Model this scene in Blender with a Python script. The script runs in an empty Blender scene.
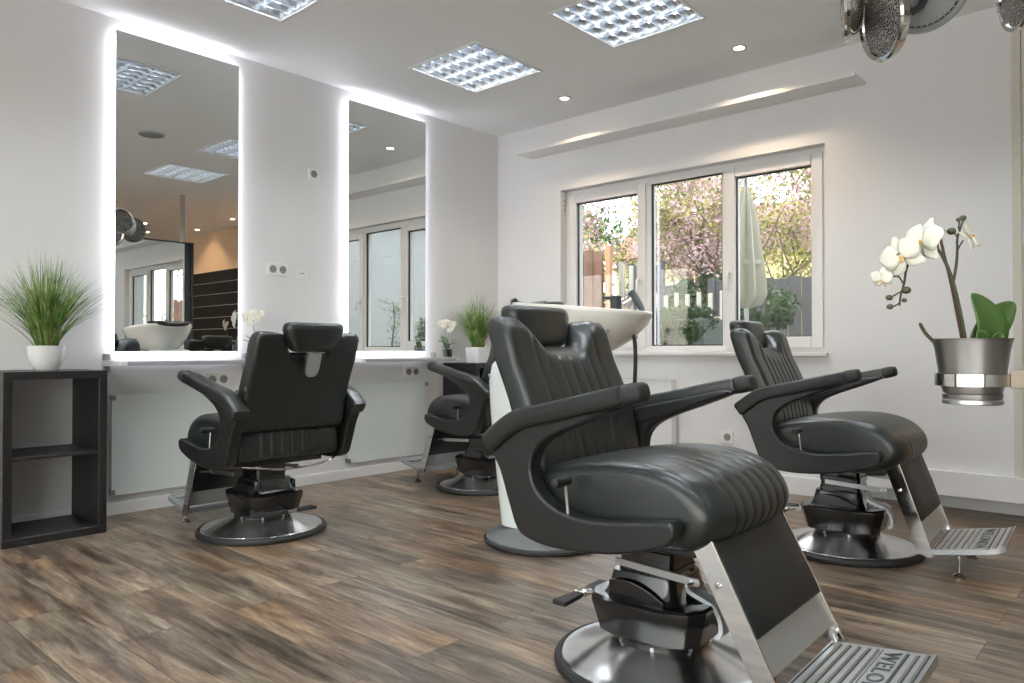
import bpy, bmesh, math, random
from mathutils import Vector, Matrix, noise as mnoise
R = math.radians
PI = math.pi
S = bpy.context.scene
COL = S.collection
random.seed(7)

# ------------------------------------------------------------------ camera
F_PX = 744.0
cam_d = bpy.data.cameras.new('camera')
cam = bpy.data.objects.new('camera', cam_d)
COL.objects.link(cam)
cam_d.sensor_fit = 'HORIZONTAL'
cam_d.sensor_width = 36.0
cam_d.lens = 36.0 * F_PX / 1024.0
cam_d.clip_start = 0.05
cam_d.clip_end = 200
cam.location = (0, 0, 0.90)
cam.rotation_euler = (R(90) + math.atan(8.5 / F_PX), 0, R(41.96))
S.camera = cam

# ------------------------------------------------------------------ world, sun, exposure
w = bpy.data.worlds.new('world')
S.world = w
w.use_nodes = True
wn = w.node_tree
wn.nodes.clear()
wo = wn.nodes.new('ShaderNodeOutputWorld')
wb = wn.nodes.new('ShaderNodeBackground')
sky = wn.nodes.new('ShaderNodeTexSky')
sky.sky_type = 'NISHITA'
sky.sun_disc = False
sky.sun_elevation = R(38)
sky.sun_rotation = R(150)
sky.air_density = 1.0
sky.dust_density = 3.0
mixw = wn.nodes.new('ShaderNodeMix')
mixw.data_type = 'RGBA'
mixw.inputs[0].default_value = 0.75
mixw.inputs[7].default_value = (4.35, 4.3, 4.25, 1)
wn.links.new(sky.outputs[0], mixw.inputs[6])
wn.links.new(mixw.outputs[2], wb.inputs[0])
wb.inputs[1].default_value = 1.1
wn.links.new(wb.outputs[0], wo.inputs[0])
sun_d = bpy.data.lights.new('sun', 'SUN')
sun_d.energy = 3.4
sun_d.angle = R(12)
sun_d.color = (1, .96, .9)
sun = bpy.data.objects.new('sun', sun_d)
COL.objects.link(sun)
sun.rotation_euler = (R(38), 0, R(12))
S.view_settings.view_transform = 'Standard'
S.view_settings.look = 'None'
S.view_settings.gamma = 1
S.view_settings.use_curve_mapping = False
S.view_settings.exposure = 0.32
S.cycles.use_denoising = True
S.cycles.max_bounces = 8
S.cycles.diffuse_bounces = 4
S.cycles.glossy_bounces = 6
S.cycles.transmission_bounces = 6
S.cycles.transparent_max_bounces = 12
S.cycles.sample_clamp_indirect = 4.0

# light strengths
TUBE_E = 60.0
LED_E = 9.0
SPOT_W = 16.0

# ------------------------------------------------------------------ materials
def srgb(r, g, b):
    f = lambda c: (c / 255 / 12.92) if c <= 10 else ((c / 255 + .055) / 1.055) ** 2.4
    return (f(r), f(g), f(b), 1)

def mat(name, col, rough=.5, metal=0., noise=0., scale=8., bump=0., bscale=60., coat=0., spec=None, emit=None, estr=0., trans=0., ior=None, alpha=None):
    m = bpy.data.materials.new(name)
    m.use_nodes = True
    nt = m.node_tree
    b = nt.nodes['Principled BSDF']
    b.inputs['Base Color'].default_value = col
    b.inputs['Roughness'].default_value = rough
    b.inputs['Metallic'].default_value = metal
    b.inputs['Coat Weight'].default_value = coat
    b.inputs['Coat Roughness'].default_value = .15
    if spec is not None: b.inputs['Specular IOR Level'].default_value = spec
    if trans: b.inputs['Transmission Weight'].default_value = trans
    if ior: b.inputs['IOR'].default_value = ior
    if emit:
        b.inputs['Emission Color'].default_value = emit
        b.inputs['Emission Strength'].default_value = estr
    tc = nt.nodes.new('ShaderNodeTexCoord')
    if noise > 0:
        n = nt.nodes.new('ShaderNodeTexNoise')
        n.inputs['Scale'].default_value = scale
        n.inputs['Detail'].default_value = 5
        nt.links.new(tc.outputs['Object'], n.inputs['Vector'])
        mr = nt.nodes.new('ShaderNodeMapRange')
        mr.inputs['To Min'].default_value = 1 - noise
        mr.inputs['To Max'].default_value = 1 + noise
        nt.links.new(n.outputs['Fac'], mr.inputs['Value'])
        mx = nt.nodes.new('ShaderNodeVectorMath')
        mx.operation = 'SCALE'
        mx.inputs[0].default_value = col[:3]
        nt.links.new(mr.outputs[0], mx.inputs['Scale'])
        nt.links.new(mx.outputs[0], b.inputs['Base Color'])
    if bump > 0:
        n2 = nt.nodes.new('ShaderNodeTexNoise')
        n2.inputs['Scale'].default_value = bscale
        n2.inputs['Detail'].default_value = 3
        nt.links.new(tc.outputs['Object'], n2.inputs['Vector'])
        bp = nt.nodes.new('ShaderNodeBump')
        bp.inputs['Strength'].default_value = bump
        bp.inputs['Distance'].default_value = .002
        nt.links.new(n2.outputs['Fac'], bp.inputs['Height'])
        nt.links.new(bp.outputs[0], b.inputs['Normal'])
    return m

M = {}
M['wall'] = mat('white_wall_paint', srgb(223, 223, 224), .6, noise=.03, scale=2.2, bump=.15, bscale=40)
M['wall_peach'] = mat('peach_wall_paint', srgb(214, 182, 150), .6, noise=.03, scale=2.)
M['pilaster'] = mat('cream_post_paint', srgb(205, 201, 190), .5, noise=.02)
M['ceiling'] = mat('ceiling_paint', srgb(240, 241, 242), .7, noise=.02, scale=1.5)
M['trim'] = mat('white_trim', srgb(226, 226, 226), .35, noise=.01)
M['pvc'] = mat('white_pvc', srgb(222, 222, 222), .3, noise=.01)
M['leather'] = mat('dark_green_grey_leather', srgb(23, 30, 28), .36, noise=.12, scale=12, bump=.2, bscale=260, coat=.12)
M['leather_calf'] = mat('matt_dark_leather', srgb(32, 35, 35), .52, noise=.12, scale=12, bump=.2, bscale=260, spec=.3)
M['leather_pad'] = mat('black_moulded_foam', srgb(24, 28, 27), .33, noise=.08, scale=10, bump=.15, bscale=200)
M['plastic'] = mat('black_satin_plastic', srgb(21, 23, 23), .36, noise=.06, bump=.1, bscale=150)
M['gloss_black'] = mat('gloss_black_plastic', srgb(22, 22, 23), .16, noise=.05, coat=.3)
M['rubber'] = mat('black_rubber', srgb(28, 28, 29), .6, noise=.08, bump=.1)
M['chrome'] = mat('chrome', srgb(196, 194, 190), .07, 1., noise=.02)
M['steel'] = mat('brushed_steel', srgb(176, 177, 178), .28, 1., noise=.05, scale=20)
M['cast'] = mat('cast_aluminium', srgb(186, 190, 192), .40, .85, noise=.08, scale=30, bump=.1)
M['letter'] = mat('embossed_letter', srgb(112, 115, 117), .5, .6, noise=.05)
M['satin'] = mat('satin_grey_metal', srgb(150, 152, 150), .42, .35, noise=.05, scale=20)
M['groove'] = mat('dark_groove', srgb(60, 62, 64), .5, .5, noise=.05)
M['mirror'] = mat('mirror_silver', srgb(232, 234, 233), .0, 1.)
M['mirror_edge'] = mat('mirror_edge', srgb(120, 130, 128), .2, .5)
M['led'] = mat('led_strip', (1, 1, 1, 1), .5, emit=(.88, .89, 1, 1), estr=LED_E)
M['tube'] = mat('fluorescent_tube', (1, 1, 1, 1), .5, emit=(.93, .97, 1, 1), estr=TUBE_E)
M['spot'] = mat('spot_lamp', (1, 1, 1, 1), .5, emit=(1, .86, .66, 1), estr=45)
M['alu'] = mat('bright_aluminium_louvre', srgb(232, 238, 245), .20, 1.)
M['white_enamel'] = mat('white_enamel', srgb(225, 228, 230), .4, noise=.01)
M['frost'] = mat('frosted_glass_panel', srgb(222, 230, 228), .12, noise=.015, scale=1.5, coat=.4)
M['shelf'] = mat('white_glass_shelf', srgb(225, 226, 230), .15, noise=.01)
M['shelf_edge'] = mat('grey_shelf_edge', srgb(150, 150, 154), .3, noise=.03)
M['ceramic'] = mat('white_ceramic', srgb(228, 227, 222), .12, noise=.01, coat=.4)
M['shell'] = mat('white_shell', srgb(214, 219, 219), .3, noise=.01)
M['dome_grey'] = mat('grey_base_metal', srgb(125, 130, 131), .3, .6, noise=.04)
M['black_neck'] = mat('black_neck_gel', srgb(20, 20, 21), .35, noise=.05)
M['pot_white'] = mat('white_glazed_pot', srgb(220, 221, 222), .25, noise=.02)
M['socket'] = mat('white_socket_plastic', srgb(228, 228, 226), .35, noise=.01)
M['socket_in'] = mat('grey_socket_recess', srgb(140, 140, 138), .5, noise=.03)
M['hole'] = mat('dark_hole', srgb(30, 30, 30), .6, noise=.02)
M['grey_plastic'] = mat('light_grey_plastic', srgb(172, 180, 182), .35, noise=.03)
M['dark_grey'] = mat('dark_grey_plastic', srgb(52, 58, 60), .4, noise=.05)
M['handle'] = mat('white_handle', srgb(224, 224, 224), .25, noise=.01)
M['leaf'] = mat('orchid_leaf', srgb(66, 96, 44), .35, noise=.25, scale=9, coat=.2)
M['petal'] = mat('orchid_petal', srgb(228, 228, 216), .5, noise=.04, scale=20)
M['petal_heart'] = mat('orchid_heart', srgb(214, 178, 96), .5, noise=.2, scale=60)
M['stem'] = mat('orchid_stem', srgb(58, 60, 40), .5, noise=.15, scale=30)
M['bud'] = mat('orchid_bud', srgb(74, 80, 56), .5, noise=.15, scale=40)
M['stake'] = mat('brown_stake', srgb(92, 62, 52), .5, noise=.1, scale=30)
M['soil'] = mat('dark_soil', srgb(52, 42, 34), .9, noise=.3, scale=40)
M['red_pot'] = mat('dark_red_glass_pot', srgb(96, 30, 32), .2, noise=.1)
M['slat'] = mat('black_slat_board', srgb(20, 20, 20), .6, noise=.15, scale=6, spec=.2)
M['slat_groove'] = mat('aluminium_groove', srgb(200, 190, 176), .4, .3, noise=.05)
M['arm_bar'] = mat('brown_grey_bar', srgb(132, 122, 108), .4, .5, noise=.05)
M['darkframe'] = mat('dark_grey_frame', srgb(52, 58, 58), .4, noise=.05)
M['fence_dark'] = mat('weathered_grey_fence', srgb(54, 55, 58), .7, noise=.3, scale=6)
M['picket'] = mat('pale_picket', srgb(160, 158, 148), .6, noise=.15)
M['bark'] = mat('bark', srgb(84, 74, 60), .9, noise=.35, scale=18, bump=.5, bscale=30)
M['grass'] = mat('lawn', srgb(92, 110, 60), .9, noise=.4, scale=5)
M['bounce_paving'] = mat('pale_bounce_paving', srgb(212, 208, 200), .8, noise=.08, scale=3)
M['canvas'] = mat('cream_canvas', srgb(190, 185, 170), .8, noise=.06, scale=6)
M['render_wall'] = mat('pale_render', srgb(158, 160, 163), .8, noise=.05)
M['roof'] = mat('roof_tile', srgb(120, 84, 70), .8, noise=.2)
M['yellow'] = mat('yellow_render', srgb(206, 188, 132), .8, noise=.06)
M['hedge_box'] = mat('grey_planter', srgb(120, 124, 122), .6, noise=.1)
M['planter_dark'] = mat('anthracite_planter', srgb(52, 54, 56), .5, noise=.1)

def foliage_mat(name, c1, c2, c3=None, scale=2.5, tl=.3):
    m = bpy.data.materials.new(name); m.use_nodes = True
    nt = m.node_tree; b = nt.nodes['Principled BSDF']
    b.inputs['Roughness'].default_value = .6
    tc = nt.nodes.new('ShaderNodeTexCoord')
    n = nt.nodes.new('ShaderNodeTexNoise'); n.inputs['Scale'].default_value = scale; n.inputs['Detail'].default_value = 6
    nt.links.new(tc.outputs['Object'], n.inputs['Vector'])
    r = nt.nodes.new('ShaderNodeValToRGB')
    r.color_ramp.elements[0].position = .35; r.color_ramp.elements[0].color = c1
    r.color_ramp.elements[1].position = .65; r.color_ramp.elements[1].color = c2
    if c3:
        e = r.color_ramp.elements.new(.5); e.color = c3
    nt.links.new(n.outputs['Fac'], r.inputs[0])
    nt.links.new(r.outputs[0], b.inputs['Base Color'])
    t = nt.nodes.new('ShaderNodeBsdfTranslucent'); nt.links.new(r.outputs[0], t.inputs[0])
    mx = nt.nodes.new('ShaderNodeMixShader'); mx.inputs[0].default_value = tl
    nt.links.new(b.outputs[0], mx.inputs[1]); nt.links.new(t.outputs[0], mx.inputs[2])
    nt.links.new(mx.outputs[0], nt.nodes['Material Output'].inputs[0])
    return m
M['grass_blade'] = foliage_mat('grass_blades', srgb(66, 104, 44), srgb(176, 196, 130), srgb(112, 148, 74), 14)
M['grass_tip'] = foliage_mat('grass_blades_brown', srgb(92, 70, 62), srgb(130, 120, 84), None, 14)
M['blossom'] = foliage_mat('magnolia_blossom', srgb(124, 90, 98), srgb(200, 178, 184), srgb(164, 132, 140), 2.2, .4)
M['spring_leaf'] = foliage_mat('spring_leaves', srgb(74, 82, 38), srgb(166, 158, 92), srgb(120, 120, 62), 2.2, .4)
M['dark_leaf'] = foliage_mat('evergreen_leaves', srgb(36, 58, 32), srgb(98, 122, 72), srgb(60, 86, 48), 2.2, .25)
M['olive_leaf'] = foliage_mat('olive_leaves', srgb(70, 80, 60), srgb(130, 140, 112), None, 3, .25)

def arch_glass(name, tint=(.93, .95, .95, 1), refl=1.0):
    m = bpy.data.materials.new(name); m.use_nodes = True
    nt = m.node_tree; nt.nodes.clear()
    o = nt.nodes.new('ShaderNodeOutputMaterial')
    t = nt.nodes.new('ShaderNodeBsdfTransparent'); t.inputs[0].default_value = tint
    g = nt.nodes.new('ShaderNodeBsdfGlossy'); g.inputs['Roughness'].default_value = 0.0
    fr = nt.nodes.new('ShaderNodeFresnel')
    ge = nt.nodes.new('ShaderNodeNewGeometry')
    io = nt.nodes.new('ShaderNodeMapRange'); io.inputs['To Min'].default_value = 1.5; io.inputs['To Max'].default_value = 1 / 1.5
    nt.links.new(ge.outputs['Backfacing'], io.inputs['Value']); nt.links.new(io.outputs[0], fr.inputs['IOR'])
    mm = nt.nodes.new('ShaderNodeMath'); mm.operation = 'MULTIPLY'; mm.inputs[1].default_value = refl
    nt.links.new(fr.outputs[0], mm.inputs[0])
    mx = nt.nodes.new('ShaderNodeMixShader')
    nt.links.new(mm.outputs[0], mx.inputs[0]); nt.links.new(t.outputs[0], mx.inputs[1]); nt.links.new(g.outputs[0], mx.inputs[2])
    nt.links.new(mx.outputs[0], o.inputs[0])
    return m
M['glass'] = arch_glass('window_glass', refl=1.2)
M['clear_pot'] = arch_glass('clear_pot_glass', (.82, .84, .83, 1), 1.5)

def floor_mat():
    m = bpy.data.materials.new('grey_brown_plank_floor'); m.use_nodes = True
    nt = m.node_tree; b = nt.nodes['Principled BSDF']; L = nt.links.new
    tc = nt.nodes.new('ShaderNodeTexCoord')
    br = nt.nodes.new('ShaderNodeTexBrick')
    br.offset = .37; br.offset_frequency = 2
    br.inputs['Color1'].default_value = (0, 0, 0, 1); br.inputs['Color2'].default_value = (1, 1, 1, 1)
    br.inputs['Mortar'].default_value = (.5, .5, .5, 1)
    br.inputs['Scale'].default_value = 1.0
    br.inputs['Mortar Size'].default_value = .0012
    br.inputs['Mortar Smooth'].default_value = .2
    br.inputs['Brick Width'].default_value = 1.22
    br.inputs['Row Height'].default_value = .18
    L(tc.outputs['Object'], br.inputs['Vector'])
    sep = nt.nodes.new('ShaderNodeSeparateColor'); L(br.outputs['Color'], sep.inputs[0])
    # shift the grain per plank
    mp = nt.nodes.new('ShaderNodeMapping'); mp.inputs['Scale'].default_value = (1.3, 11, 1)
    L(tc.outputs['Object'], mp.inputs['Vector'])
    cx = nt.nodes.new('ShaderNodeCombineXYZ')
    mu = nt.nodes.new('ShaderNodeMath'); mu.operation = 'MULTIPLY'; mu.inputs[1].default_value = 37.
    L(sep.outputs[0], mu.inputs[0]); L(mu.outputs[0], cx.inputs[0]); L(mu.outputs[0], cx.inputs[2])
    ad = nt.nodes.new('ShaderNodeVectorMath'); ad.operation = 'ADD'
    L(mp.outputs[0], ad.inputs[0]); L(cx.outputs[0], ad.inputs[1])
    n1 = nt.nodes.new('ShaderNodeTexNoise'); n1.inputs['Scale'].default_value = 1.6; n1.inputs['Detail'].default_value = 12; n1.inputs['Roughness'].default_value = .70; n1.inputs['Distortion'].default_value = .5
    L(ad.outputs[0], n1.inputs['Vector'])
    r = nt.nodes.new('ShaderNodeValToRGB'); cr = r.color_ramp
    cr.elements[0].position = .28; cr.elements[0].color = srgb(48, 41, 36)
    cr.elements[1].position = .76; cr.elements[1].color = srgb(196, 178, 154)
    for p, c in ((.40, (82, 71, 62)), (.50, (118, 104, 90)), (.60, (148, 134, 118))):
        e = cr.elements.new(p); e.color = srgb(*c)
    L(n1.outputs['Fac'], r.inputs[0])
    # broad warm / greenish patches
    mp2 = nt.nodes.new('ShaderNodeMapping'); mp2.inputs['Scale'].default_value = (.9, 4, 1); L(tc.outputs['Object'], mp2.inputs['Vector'])
    ad2 = nt.nodes.new('ShaderNodeVectorMath'); ad2.operation = 'ADD'; L(mp2.outputs[0], ad2.inputs[0]); L(cx.outputs[0], ad2.inputs[1])
    n2 = nt.nodes.new('ShaderNodeTexNoise'); n2.inputs['Scale'].default_value = 1.3; n2.inputs['Detail'].default_value = 4
    L(ad2.outputs[0], n2.inputs['Vector'])
    r2 = nt.nodes.new('ShaderNodeValToRGB')
    r2.color_ramp.elements[0].position = .33; r2.color_ramp.elements[0].color = (.78, .82, .78, 1)
    r2.color_ramp.elements[1].position = .68; r2.color_ramp.elements[1].color = (1.14, .93, .74, 1)
    e = r2.color_ramp.elements.new(.5); e.color = (.96, .93, .90, 1)
    L(n2.outputs['Fac'], r2.inputs[0])
    mxx = nt.nodes.new('ShaderNodeMix'); mxx.data_type = 'RGBA'; mxx.blend_type = 'MULTIPLY'; mxx.inputs[0].default_value = 1.
    L(r.outputs[0], mxx.inputs[6]); L(r2.outputs[0], mxx.inputs[7])
    # plank tone
    mr = nt.nodes.new('ShaderNodeMapRange'); mr.inputs['To Min'].default_value = .80; mr.inputs['To Max'].default_value = 1.14
    L(sep.outputs[0], mr.inputs['Value'])
    sc = nt.nodes.new('ShaderNodeVectorMath'); sc.operation = 'SCALE'; L(mxx.outputs[2], sc.inputs[0]); L(mr.outputs[0], sc.inputs['Scale'])
    # knots / cracks
    mp3 = nt.nodes.new('ShaderNodeMapping'); mp3.inputs['Scale'].default_value = (2.2, 9, 1); L(tc.outputs['Object'], mp3.inputs['Vector'])
    n3 = nt.nodes.new('ShaderNodeTexNoise'); n3.inputs['Scale'].default_value = 3.; n3.inputs['Detail'].default_value = 10; n3.inputs['Distortion'].default_value = 2.2; n3.inputs['Roughness'].default_value = .7
    L(mp3.outputs[0], n3.inputs['Vector'])
    r3 = nt.nodes.new('ShaderNodeValToRGB')
    r3.color_ramp.elements[0].position = .30; r3.color_ramp.elements[0].color = (.45, .42, .4, 1)
    r3.color_ramp.elements[1].position = .40; r3.color_ramp.elements[1].color = (1, 1, 1, 1)
    L(n3.outputs['Fac'], r3.inputs[0])
    mx3 = nt.nodes.new('ShaderNodeMix'); mx3.data_type = 'RGBA'; mx3.blend_type = 'MULTIPLY'; mx3.inputs[0].default_value = .8
    L(sc.outputs[0], mx3.inputs[6]); L(r3.outputs[0], mx3.inputs[7])
    # fine grain lines along the plank
    mp5 = nt.nodes.new('ShaderNodeMapping'); mp5.inputs['Scale'].default_value = (3, 70, 1); L(tc.outputs['Object'], mp5.inputs[0])
    n5 = nt.nodes.new('ShaderNodeTexNoise'); n5.inputs['Scale'].default_value = 2.; n5.inputs['Detail'].default_value = 6; n5.inputs['Roughness'].default_value = .7; L(mp5.outputs[0], n5.inputs['Vector'])
    m5 = nt.nodes.new('ShaderNodeMapRange'); m5.inputs['From Min'].default_value = .3; m5.inputs['From Max'].default_value = .7; m5.inputs['To Min'].default_value = .72; m5.inputs['To Max'].default_value = 1.22
    L(n5.outputs['Fac'], m5.inputs['Value'])
    s5 = nt.nodes.new('ShaderNodeVectorMath'); s5.operation = 'SCALE'; L(mx3.outputs[2], s5.inputs[0]); L(m5.outputs[0], s5.inputs['Scale'])
    # joints
    mx4 = nt.nodes.new('ShaderNodeMix'); mx4.data_type = 'RGBA'
    L(br.outputs['Fac'], mx4.inputs[0]); L(s5.outputs[0], mx4.inputs[6]); mx4.inputs[7].default_value = srgb(52, 46, 42)
    L(mx4.outputs[2], b.inputs['Base Color'])
    mrr = nt.nodes.new('ShaderNodeMapRange'); mrr.inputs['To Min'].default_value = .26; mrr.inputs['To Max'].default_value = .44
    L(n1.outputs['Fac'], mrr.inputs['Value']); L(mrr.outputs[0], b.inputs['Roughness'])
    bp = nt.nodes.new('ShaderNodeBump'); bp.inputs['Strength'].default_value = .15; bp.inputs['Distance'].default_value = .002
    L(n1.outputs['Fac'], bp.inputs['Height']); L(bp.outputs[0], b.inputs['Normal'])
    return m
M['floor'] = floor_mat()

def wood_mat(name, c1, c2, scale=(2, 2, 14), rough=.4, axis_z=False):
    m = bpy.data.materials.new(name); m.use_nodes = True
    nt = m.node_tree; b = nt.nodes['Principled BSDF']; L = nt.links.new
    tc = nt.nodes.new('ShaderNodeTexCoord')
    mp = nt.nodes.new('ShaderNodeMapping'); mp.inputs['Scale'].default_value = scale; L(tc.outputs['Object'], mp.inputs[0])
    n = nt.nodes.new('ShaderNodeTexNoise'); n.inputs['Scale'].default_value = 4; n.inputs['Detail'].default_value = 7; n.inputs['Distortion'].default_value = .6
    L(mp.outputs[0], n.inputs['Vector'])
    r = nt.nodes.new('ShaderNodeValToRGB'); r.color_ramp.elements[0].position = .3; r.color_ramp.elements[0].color = c1
    r.color_ramp.elements[1].position = .7; r.color_ramp.elements[1].color = c2
    L(n.outputs['Fac'], r.inputs[0]); L(r.outputs[0], b.inputs['Base Color'])
    b.inputs['Roughness'].default_value = rough
    return m
M['cab'] = wood_mat('black_brown_wood', srgb(20, 19, 20), srgb(32, 31, 32), (14, 14, 1.5), .4)
M['fence_wood'] = wood_mat('brown_fence_wood', srgb(66, 42, 30), srgb(108, 72, 50), (10, 10, 1), .7)
M['post_wood'] = wood_mat('light_post_wood', srgb(140, 100, 70), srgb(176, 134, 98), (10, 10, 1), .7)
def dome_mat():
    m = mat('radially_brushed_dome', srgb(222, 222, 222), .24, 1., noise=.04, scale=20)
    nt = m.node_tree; b = nt.nodes['Principled BSDF']
    b.inputs['Anisotropic'].default_value = .85
    b.inputs['Anisotropic Rotation'].default_value = .25
    tg = nt.nodes.new('ShaderNodeTangent'); tg.direction_type = 'RADIAL'; tg.axis = 'Z'
    nt.links.new(tg.outputs[0], b.inputs['Tangent'])
    return m
M['dome'] = dome_mat()
def mesh_grille():
    m = bpy.data.materials.new('perforated_grille'); m.use_nodes = True
    nt = m.node_tree; b = nt.nodes['Principled BSDF']; L = nt.links.new
    tc = nt.nodes.new('ShaderNodeTexCoord')
    v = nt.nodes.new('ShaderNodeTexVoronoi'); v.inputs['Scale'].default_value = 105.; v.feature = 'DISTANCE_TO_EDGE'
    L(tc.outputs['Object'], v.inputs['Vector'])
    r = nt.nodes.new('ShaderNodeValToRGB'); r.color_ramp.elements[0].position = .05; r.color_ramp.elements[0].color = (.42, .41, .38, 1)
    r.color_ramp.elements[1].position = .12; r.color_ramp.elements[1].color = (.01, .01, .01, 1)
    L(v.outputs[0], r.inputs[0]); L(r.outputs[0], b.inputs['Base Color'])
    b.inputs['Metallic'].default_value = .7; b.inputs['Roughness'].default_value = .3
    return m
M['grille'] = mesh_grille()

# ------------------------------------------------------------------ mesh helpers
def NB(): return bmesh.new()

def merge(dst, src):
    me = bpy.data.meshes.new('tmp'); src.to_mesh(me); src.free()
    dst.from_mesh(me); bpy.data.meshes.remove(me)

def setmi(bm, i):
    for f in bm.faces: f.material_index = i

def box(bm, x0, x1, y0, y1, z0, z1, bev=0., seg=2, mi=0):
    t = NB()
    bmesh.ops.create_cube(t, size=1)
    for v in t.verts:
        v.co = Vector(((x0 + x1) / 2 + v.co.x * (x1 - x0), (y0 + y1) / 2 + v.co.y * (y1 - y0), (z0 + z1) / 2 + v.co.z * (z1 - z0)))
    if bev > 0: bmesh.ops.bevel(t, geom=t.edges[:], offset=bev, segments=seg, affect='EDGES', profile=.5)
    if mi: setmi(t, mi)
    merge(bm, t); return bm

def prism(bm, pts, a, b, axis='y', bev=0., seg=2, mi=0):
    """closed outline pts extruded between a and b along axis; pts are the two other coordinates in order"""
    t = NB()
    def P(p, d):
        if axis == 'y': return (p[0], d, p[1])
        if axis == 'x': return (d, p[0], p[1])
        return (p[0], p[1], d)
    va = [t.verts.new(P(p, a)) for p in pts]; vb = [t.verts.new(P(p, b)) for p in pts]
    fa = t.faces.new(va); fb = t.faces.new(vb[::-1])
    n = len(pts)
    for i in range(n): t.faces.new((va[i], vb[i], vb[(i + 1) % n], va[(i + 1) % n]))
    bmesh.ops.recalc_face_normals(t, faces=t.faces[:])
    if bev > 0:
        ed = [e for e in t.edges if (e.verts[0] in va and e.verts[1] in va) or (e.verts[0] in vb and e.verts[1] in vb)]
        bmesh.ops.bevel(t, geom=ed, offset=bev, segments=seg, affect='EDGES', profile=.5)
    if mi: setmi(t, mi)
    merge(bm, t); return bm

def loft(bm, rings, cap=True, closed=True, loop=False, mi=0):
    t = NB()
    vs = [[t.verts.new(p) for p in r] for r in rings]
    n = len(vs[0]); m = len(vs)
    for i in range(m if loop else m - 1):
        a, b = vs[i], vs[(i + 1) % m]
        for j in range(n if closed else n - 1):
            t.faces.new((a[j], a[(j + 1) % n], b[(j + 1) % n], b[j]))
    if cap and closed and not loop:
        t.faces.new(vs[0][::-1]); t.faces.new(vs[-1])
    bmesh.ops.recalc_face_normals(t, faces=t.faces[:])
    if mi: setmi(t, mi)
    merge(bm, t); return bm

def frames(pts):
    pts = [Vector(p) for p in pts]
    out = []
    up = Vector((0, 0, 1))
    prev = None
    for i, p in enumerate(pts):
        d = (pts[min(i + 1, len(pts) - 1)] - pts[max(i - 1, 0)])
        d = d.normalized() if d.length > 1e-9 else Vector((1, 0, 0))
        if prev is None:
            u = up if abs(d.z) < .9 else Vector((1, 0, 0))
            s = d.cross(u).normalized()
        else:
            s = (prev - d * prev.dot(d))
            s = s.normalized() if s.length > 1e-6 else d.orthogonal().normalized()
        prev = s
        out.append((p, d, s, s.cross(d).normalized()))
    return out

def tube(bm, pts, r, n=8, mi=0, cap=True):
    rr = r if isinstance(r, (list, tuple)) else [r] * len(pts)
    rings = []
    for (p, d, s, u), q in zip(frames(pts), rr):
        rings.append([p + s * (math.cos(2 * PI * k / n) * q) + u * (math.sin(2 * PI * k / n) * q) for k in range(n)])
    return loft(bm, rings, cap, mi=mi)

def lathe(bm, prof, c=(0, 0, 0), n=40, mi=0, M4=None, capb=True):
    rings = []
    for r, z in prof:
        ring = [Vector((r * math.cos(2 * PI * k / n), r * math.sin(2 * PI * k / n), z)) for k in range(n)]
        if M4 is not None: ring = [M4 @ v for v in ring]
        rings.append([v + Vector(c) for v in ring])
    return loft(bm, rings, capb, mi=mi)

def smooth_path(pts, k=6):
    """Catmull-Rom through 2D/3D points"""
    P = [Vector(p) for p in pts]; out = []
    for i in range(len(P) - 1):
        p0 = P[max(i - 1, 0)]; p1 = P[i]; p2 = P[i + 1]; p3 = P[min(i + 2, len(P) - 1)]
        for j in range(k):
            t = j / k
            out.append(.5 * ((2 * p1) + (p2 - p0) * t + (2 * p0 - 5 * p1 + 4 * p2 - p3) * t * t + (3 * p1 - p0 - 3 * p2 + p3) * t ** 3))
    out.append(P[-1]); return out

def smooth_loop(pts, k=5):
    P = [Vector(p) for p in pts]; n = len(P); out = []
    for i in range(n):
        p0, p1, p2, p3 = P[(i - 1) % n], P[i], P[(i + 1) % n], P[(i + 2) % n]
        for j in range(k):
            t = j / k
            out.append(.5 * ((2 * p1) + (p2 - p0) * t + (2 * p0 - 5 * p1 + 4 * p2 - p3) * t * t + (3 * p1 - p0 - 3 * p2 + p3) * t ** 3))
    return out

def rrect(w, h, r, k=4):
    """rounded rectangle loop, full sizes"""
    out = []
    for cx, cy, a0 in ((w / 2 - r, h / 2 - r, 0), (-w / 2 + r, h / 2 - r, 90), (-w / 2 + r, -h / 2 + r, 180), (w / 2 - r, -h / 2 + r, 270)):
        for j in range(k + 1):
            a = R(a0 + 90 * j / k); out.append((cx + r * math.cos(a), cy + r * math.sin(a)))
    return out

def obj(name, bm, m, parent=None, loc=None, angle=35, mats=None):
    me = bpy.data.meshes.new(name)
    bm.normal_update()
    bm.to_mesh(me); bm.free()
    for x in (mats or [m]): me.materials.append(M[x])
    for p in me.polygons: p.use_smooth = True
    me.set_sharp_from_angle(angle=R(angle))
    o = bpy.data.objects.new(name, me); COL.objects.link(o)
    if angle <= 40:
        wn_ = o.modifiers.new('weighted_normals', 'WEIGHTED_NORMAL'); wn_.keep_sharp = True; wn_.weight = 80
    if loc: o.location = loc
    if parent: o.parent = parent
    return o

def tag(o, label, cat, group=None, kind=None):
    o['label'] = label; o['category'] = cat
    if group: o['group'] = group
    if kind: o['kind'] = kind
    return o

def thing(name, label, cat, loc=(0, 0, 0), rz=0., group=None):
    o = bpy.data.objects.new(name, None); COL.objects.link(o)
    o.empty_display_size = .1
    o.location = loc; o.rotation_euler = (0, 0, rz)
    return tag(o, label, cat, group)

def struct(name, bm, m, parent=None, mats=None, angle=35):
    o = obj(name, bm, m, parent, mats=mats, angle=angle)
    if not parent: o['kind'] = 'structure'
    return o

def copy_tree(o, parent=None):
    c = o.copy(); COL.objects.link(c); c.parent = parent
    for ch in list(o.children): copy_tree(ch, c)
    return c

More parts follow.
